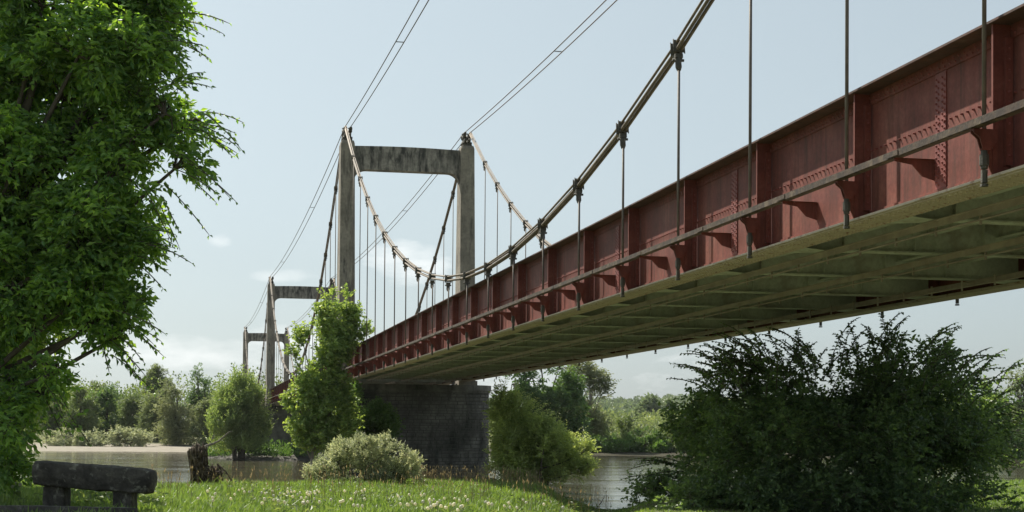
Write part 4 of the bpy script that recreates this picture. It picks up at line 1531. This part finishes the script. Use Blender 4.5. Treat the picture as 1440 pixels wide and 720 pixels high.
def dandelions():
    mb = MB()
    mb.tube([(0, 0, 0), (.006, .004, .12), (.0, .008, .235)], .004, 4)
    n1 = len(mb.f)
    c = Vector((0, .008, .26))
    nr, ns, r = 5, 8, .026
    vs = [c + Vector((0, 0, r))]
    for i in range(1, nr):
        a = math.pi * i / nr
        for k in range(ns):
            b = 2 * math.pi * k / ns
            rr = r * (1 + .12 * math.sin(k * 5 + i * 3))
            vs.append(c + Vector((rr * math.sin(a) * math.cos(b), rr * math.sin(a) * math.sin(b), rr * math.cos(a))))
    vs.append(c - Vector((0, 0, r)))
    fs = [(0, 1 + k, 1 + (k + 1) % ns) for k in range(ns)]
    for i in range(nr - 2):
        fs += [(1 + i * ns + k, 1 + (i + 1) * ns + k, 1 + (i + 1) * ns + (k + 1) % ns, 1 + i * ns + (k + 1) % ns) for k in range(ns)]
    last = len(vs) - 1
    fs += [(last, 1 + (nr - 2) * ns + (k + 1) % ns, 1 + (nr - 2) * ns + k) for k in range(ns)]
    mb.add(vs, fs, True)
    me = mb.mesh('dandelion', [M['stem'], M['seed']])
    idx = [0] * n1 + [1] * (len(mb.f) - n1)
    me.polygons.foreach_set('material_index', idx)
    me.update()
    spots = []
    for (u0, u1, v0, v1, n) in ((365, 395, 688, 708, 9), (398, 450, 688, 708, 30), (455, 515, 690, 714, 14), (560, 600, 694, 714, 13), (600, 660, 698, 716, 24), (680, 720, 706, 716, 6), (330, 370, 686, 700, 5), (270, 330, 688, 706, 9), (720, 800, 704, 716, 5), (10, 60, 690, 700, 3), (1200, 1400, 700, 712, 0)):
        for k in range(n):
            spots.append((random.uniform(u0, u1), random.uniform(v0, v1)))
    for u, v in spots:
        # walk out along the line of sight until the head height is met
        w = 20
        while w < 48:
            x, y, z = P(u, v, w)
            if z <= gz(x, y) + .255:
                break
            w += .4
        o = link('dandelion', me, None, (x, y, gz(x, y)))
        s = random.uniform(.8, 1.15)
        o.scale = (s, s, random.uniform(.9, 1.1))
        o.rotation_euler = (random.uniform(-.12, .12), random.uniform(-.12, .12), random.uniform(0, 6))
        tag(o, 'white dandelion seed head standing in the sunlit grass', 'flower', 'dandelion clocks in the grass')


dandelions()


# ------------------------------------------------------------------ stone bench, stump, kerb
def rough_block(mb, sx, sy, sz, n=(12, 6, 5), amp=.02, rnd=.3, seed=0):
    """rounded rough-hewn block centred on the origin"""
    rs = random.Random(seed)
    ph = [rs.uniform(0, 6) for _ in range(6)]
    nx, ny, nz = n
    faces = {}
    vs, fs = [], []

    def vert(i, j, k):
        key = (i, j, k)
        if key not in faces:
            x, y, z = (2 * i / nx - 1), (2 * j / ny - 1), (2 * k / nz - 1)
            # squircle rounding in the y-z section and at the ends
            m = max(abs(y), abs(z))
            l = math.hypot(y, z) or 1
            f = 1 - rnd * (1 - m / l) if m > 0 else 1
            e = 1 - .10 * max(0, abs(x) - .85) / .15
            px, py, pz = x * sx / 2 * (1 - .05 * (y * y + z * z) / 2), y * sy / 2 * f * e, z * sz / 2 * f * e
            nn = math.sin(px * 9 + ph[0] + 2 * math.sin(py * 11 + ph[1])) + math.sin(py * 13 + pz * 10 + ph[2]) + math.sin(pz * 17 + px * 5 + ph[3]) + .6 * math.sin(px * 31 + pz * 27 + ph[4])
            g = 1 + amp * nn / .4 + rs.uniform(-.022, .022)
            faces[key] = len(vs)
            vs.append((px * (1 + amp * nn * .3), py * g, pz * g))
        return faces[key]
    for i in range(nx):
        for j in range(ny):
            fs.append((vert(i, j, nz), vert(i + 1, j, nz), vert(i + 1, j + 1, nz), vert(i, j + 1, nz)))
            fs.append((vert(i, j, 0), vert(i, j + 1, 0), vert(i + 1, j + 1, 0), vert(i + 1, j, 0)))
        for k in range(nz):
            fs.append((vert(i, 0, k), vert(i + 1, 0, k), vert(i + 1, 0, k + 1), vert(i, 0, k + 1)))
            fs.append((vert(i, ny, k), vert(i, ny, k + 1), vert(i + 1, ny, k + 1), vert(i + 1, ny, k)))
    for j in range(ny):
        for k in range(nz):
            fs.append((vert(0, j, k), vert(0, j, k + 1), vert(0, j + 1, k + 1), vert(0, j + 1, k)))
            fs.append((vert(nx, j, k), vert(nx, j + 1, k), vert(nx, j + 1, k + 1), vert(nx, j, k + 1)))
    mb.add(vs, fs, True)


WB = 19.0
bx, by, bz = P(134, 671, WB)
bench = thing('stone_bench', 'rough weathered stone bench on two stone blocks, shaded beneath the maple', 'bench', (bx, by, gz(bx, by)))
mb = MB()
rough_block(mb, 1.50, .50, .32, (60, 18, 14), .010, .30, 3)
sl = mb.obj('seat', M['bench'], bench)
sl.location = (0, 0, bz - bench.location.z)
sl.rotation_euler = (0, R(4.2), -PSI + R(3))
for u, wd, s in ((80, .27, 5), (176, .25, 8)):
    x, y, _ = P(u, 700, WB + .05)
    g = gz(x, y)
    _, _, zt = P(u, 683 if u < 100 else 690, WB + .05)
    zt += .02
    mb = MB()
    rough_block(mb, wd, .40, zt - g + .12, (14, 12, 14), .010, .10, s)
    o = mb.obj('leg', M['bench'], bench)
    o.location = (x - bx, y - by, (zt + g - .12) / 2 - bench.location.z)
    o.rotation_euler = (0, 0, -PSI + R(3))
x0, y0, z0 = P(-60, 713, 18.0)
x1, y1, z1 = P(195, 717, 17.6)
mb = MB()
rough_block(mb, math.hypot(x1 - x0, y1 - y0), .16, .34, (24, 3, 3), .006, .15, 9)
o = mb.obj('stone_kerb', M['bench'])
o.location = ((x0 + x1) / 2, (y0 + y1) / 2, (z0 + z1) / 2 - .14)
o.rotation_euler = (0, 0, math.atan2(y1 - y0, x1 - x0))
tag(o, 'low mossy stone edging in the grass in front of the stone bench', 'kerb')


def stump():
    W = 42.0
    bx, by, _ = P(290, 672, W)
    bz = gz(bx, by)
    root = thing('tree_stump', 'broken driftwood stump with twisted roots and one bare branch, at the edge of the bank', 'tree stump', (bx, by, bz))
    o0 = Vector((bx, by, bz))

    def p(u, v, dw=0):
        return Vector(P(u, v, W + dw)) - o0
    mb = MB()
    mb.tube([p(276, 690), p(273, 665), p(269, 645), p(267, 635), p(268, 631)], [.15, .11, .09, .10, .05], 9, wob=.5)
    mb.tube([p(284, 690), p(282, 660), p(281, 642), p(279, 629), p(277, 624)], [.20, .15, .12, .09, .04], 9, wob=.5)
    mb.tube([p(280, 632), p(276, 626), p(272, 629)], [.08, .05, .02], 6, wob=.4)
    mb.tube([p(290, 690), p(289, 668), p(287, 650), p(284, 640)], [.16, .12, .08, .04], 8, wob=.5)
    mb.tube([p(270, 640, -.1), p(268, 633, -.15), p(271, 629, -.1), p(275, 634, -.05)], [.05, .045, .04, .03], 6, wob=.3)
    for k in range(90):
        u = random.uniform(268, 292)
        v0 = random.uniform(636, 680)
        a = p(u + (v0 - 640) * .12, v0, -random.uniform(.1, .2))
        b = p(u + random.uniform(-2, 2), v0 - random.uniform(5, 16), -random.uniform(.1, .24))
        mb.tube([a, a.lerp(b, .5) + Vector((0, -.02, 0)), b], [.03, .026, .006], 4, wob=.6)
    for k in range(14):
        u = random.uniform(267, 284)
        a = p(u, 638, random.uniform(-.1, .1))
        mb.tube([a, p(u + random.uniform(-3, 3), random.uniform(622, 632), random.uniform(-.1, .1))], [.035, .004], 4, wob=.4)
    mb.obj('trunk', M['wood'], root)
    mb = MB()
    mb.tube([p(282, 631), p(290, 627), p(300, 624), p(308, 620), p(316, 613), p(322, 607.5), p(327, 607)], [.045, .035, .035, .03, .022, .014, .008], 6, wob=.2)
    mb.tube([p(294, 626), p(298, 618), p(301, 610)], [.02, .016, .006], 5)
    mb.tube([p(287, 640), p(292, 630), p(296, 622)], [.02, .014, .008], 5)
    mb.obj('bare_branch', M['palebark'], root)
    mb = MB()
    for k in range(110):
        a = random.uniform(-.2, 3.3)
        r = random.uniform(6, 20)
        c = p(300, 668, random.uniform(-.3, .3))
        e = c + Vector((math.cos(a) * r * W / F_PX, random.uniform(-.3, .3), math.sin(a) * r * W / F_PX))
        m = c.lerp(e, .5) + Vector((random.uniform(-.1, .1), random.uniform(-.1, .1), random.uniform(-.06, .1)))
        s = c.lerp(m, .2)
        mb.tube([s, m, e], [.022, .014, .004], 5, wob=.3)
    rough = MB()
    mb.tube([p(298, 684), p(300, 668), p(304, 658)], [.22, .18, .06], 9, wob=.6)
    mb.tube([p(309, 655), p(318, 664), p(326, 676)], [.02, .022, .015], 5)
    mb.tube([p(306, 652), p(311, 662), p(313, 676)], [.03, .025, .02], 5)
    mb.tube([p(292, 656), p(303, 657), p(309, 654)], [.02, .02, .012], 5)
    mb.obj('root_mass', M['wood'], root)


stump()
# bare stick poking out of the bank by the inlet
x, y, z = P(842, 711, 40)
st = thing('dead_stick', 'small bent dead stick poking up at the water inlet', 'stick', (x, y, gz(x, y)))
o0 = Vector(st.location)
mb = MB()
mb.tube([Vector(P(838, 716, 40)) - o0, Vector(P(846, 706, 40)) - o0, Vector(P(851, 697, 40)) - o0], [.014, .011, .005], 5)
mb.tube([Vector(P(846, 706, 40)) - o0, Vector(P(842, 702, 40)) - o0], [.009, .004], 5)
mb.obj('twig', M['bark'], st)


# ------------------------------------------------------------------ thin summer haze over the valley
def haze():
    mb = MB().box(-1500, 1900, -60, 2600, -3, 62)
    m, t, out = mat_new('haze_air')
    v = nd(t, 'ShaderNodeVolumePrincipled')
    v.inputs['Color'].default_value = (.90, .95, 1, 1)
    v.inputs['Density'].default_value = .00006
    v.inputs['Anisotropy'].default_value = .3
    t.links.new(v.outputs[0], out.inputs['Volume'])
    o = mb.obj('haze', m)
    tag(o, 'thin pale haze filling the river valley', 'haze', kind='stuff')


haze()
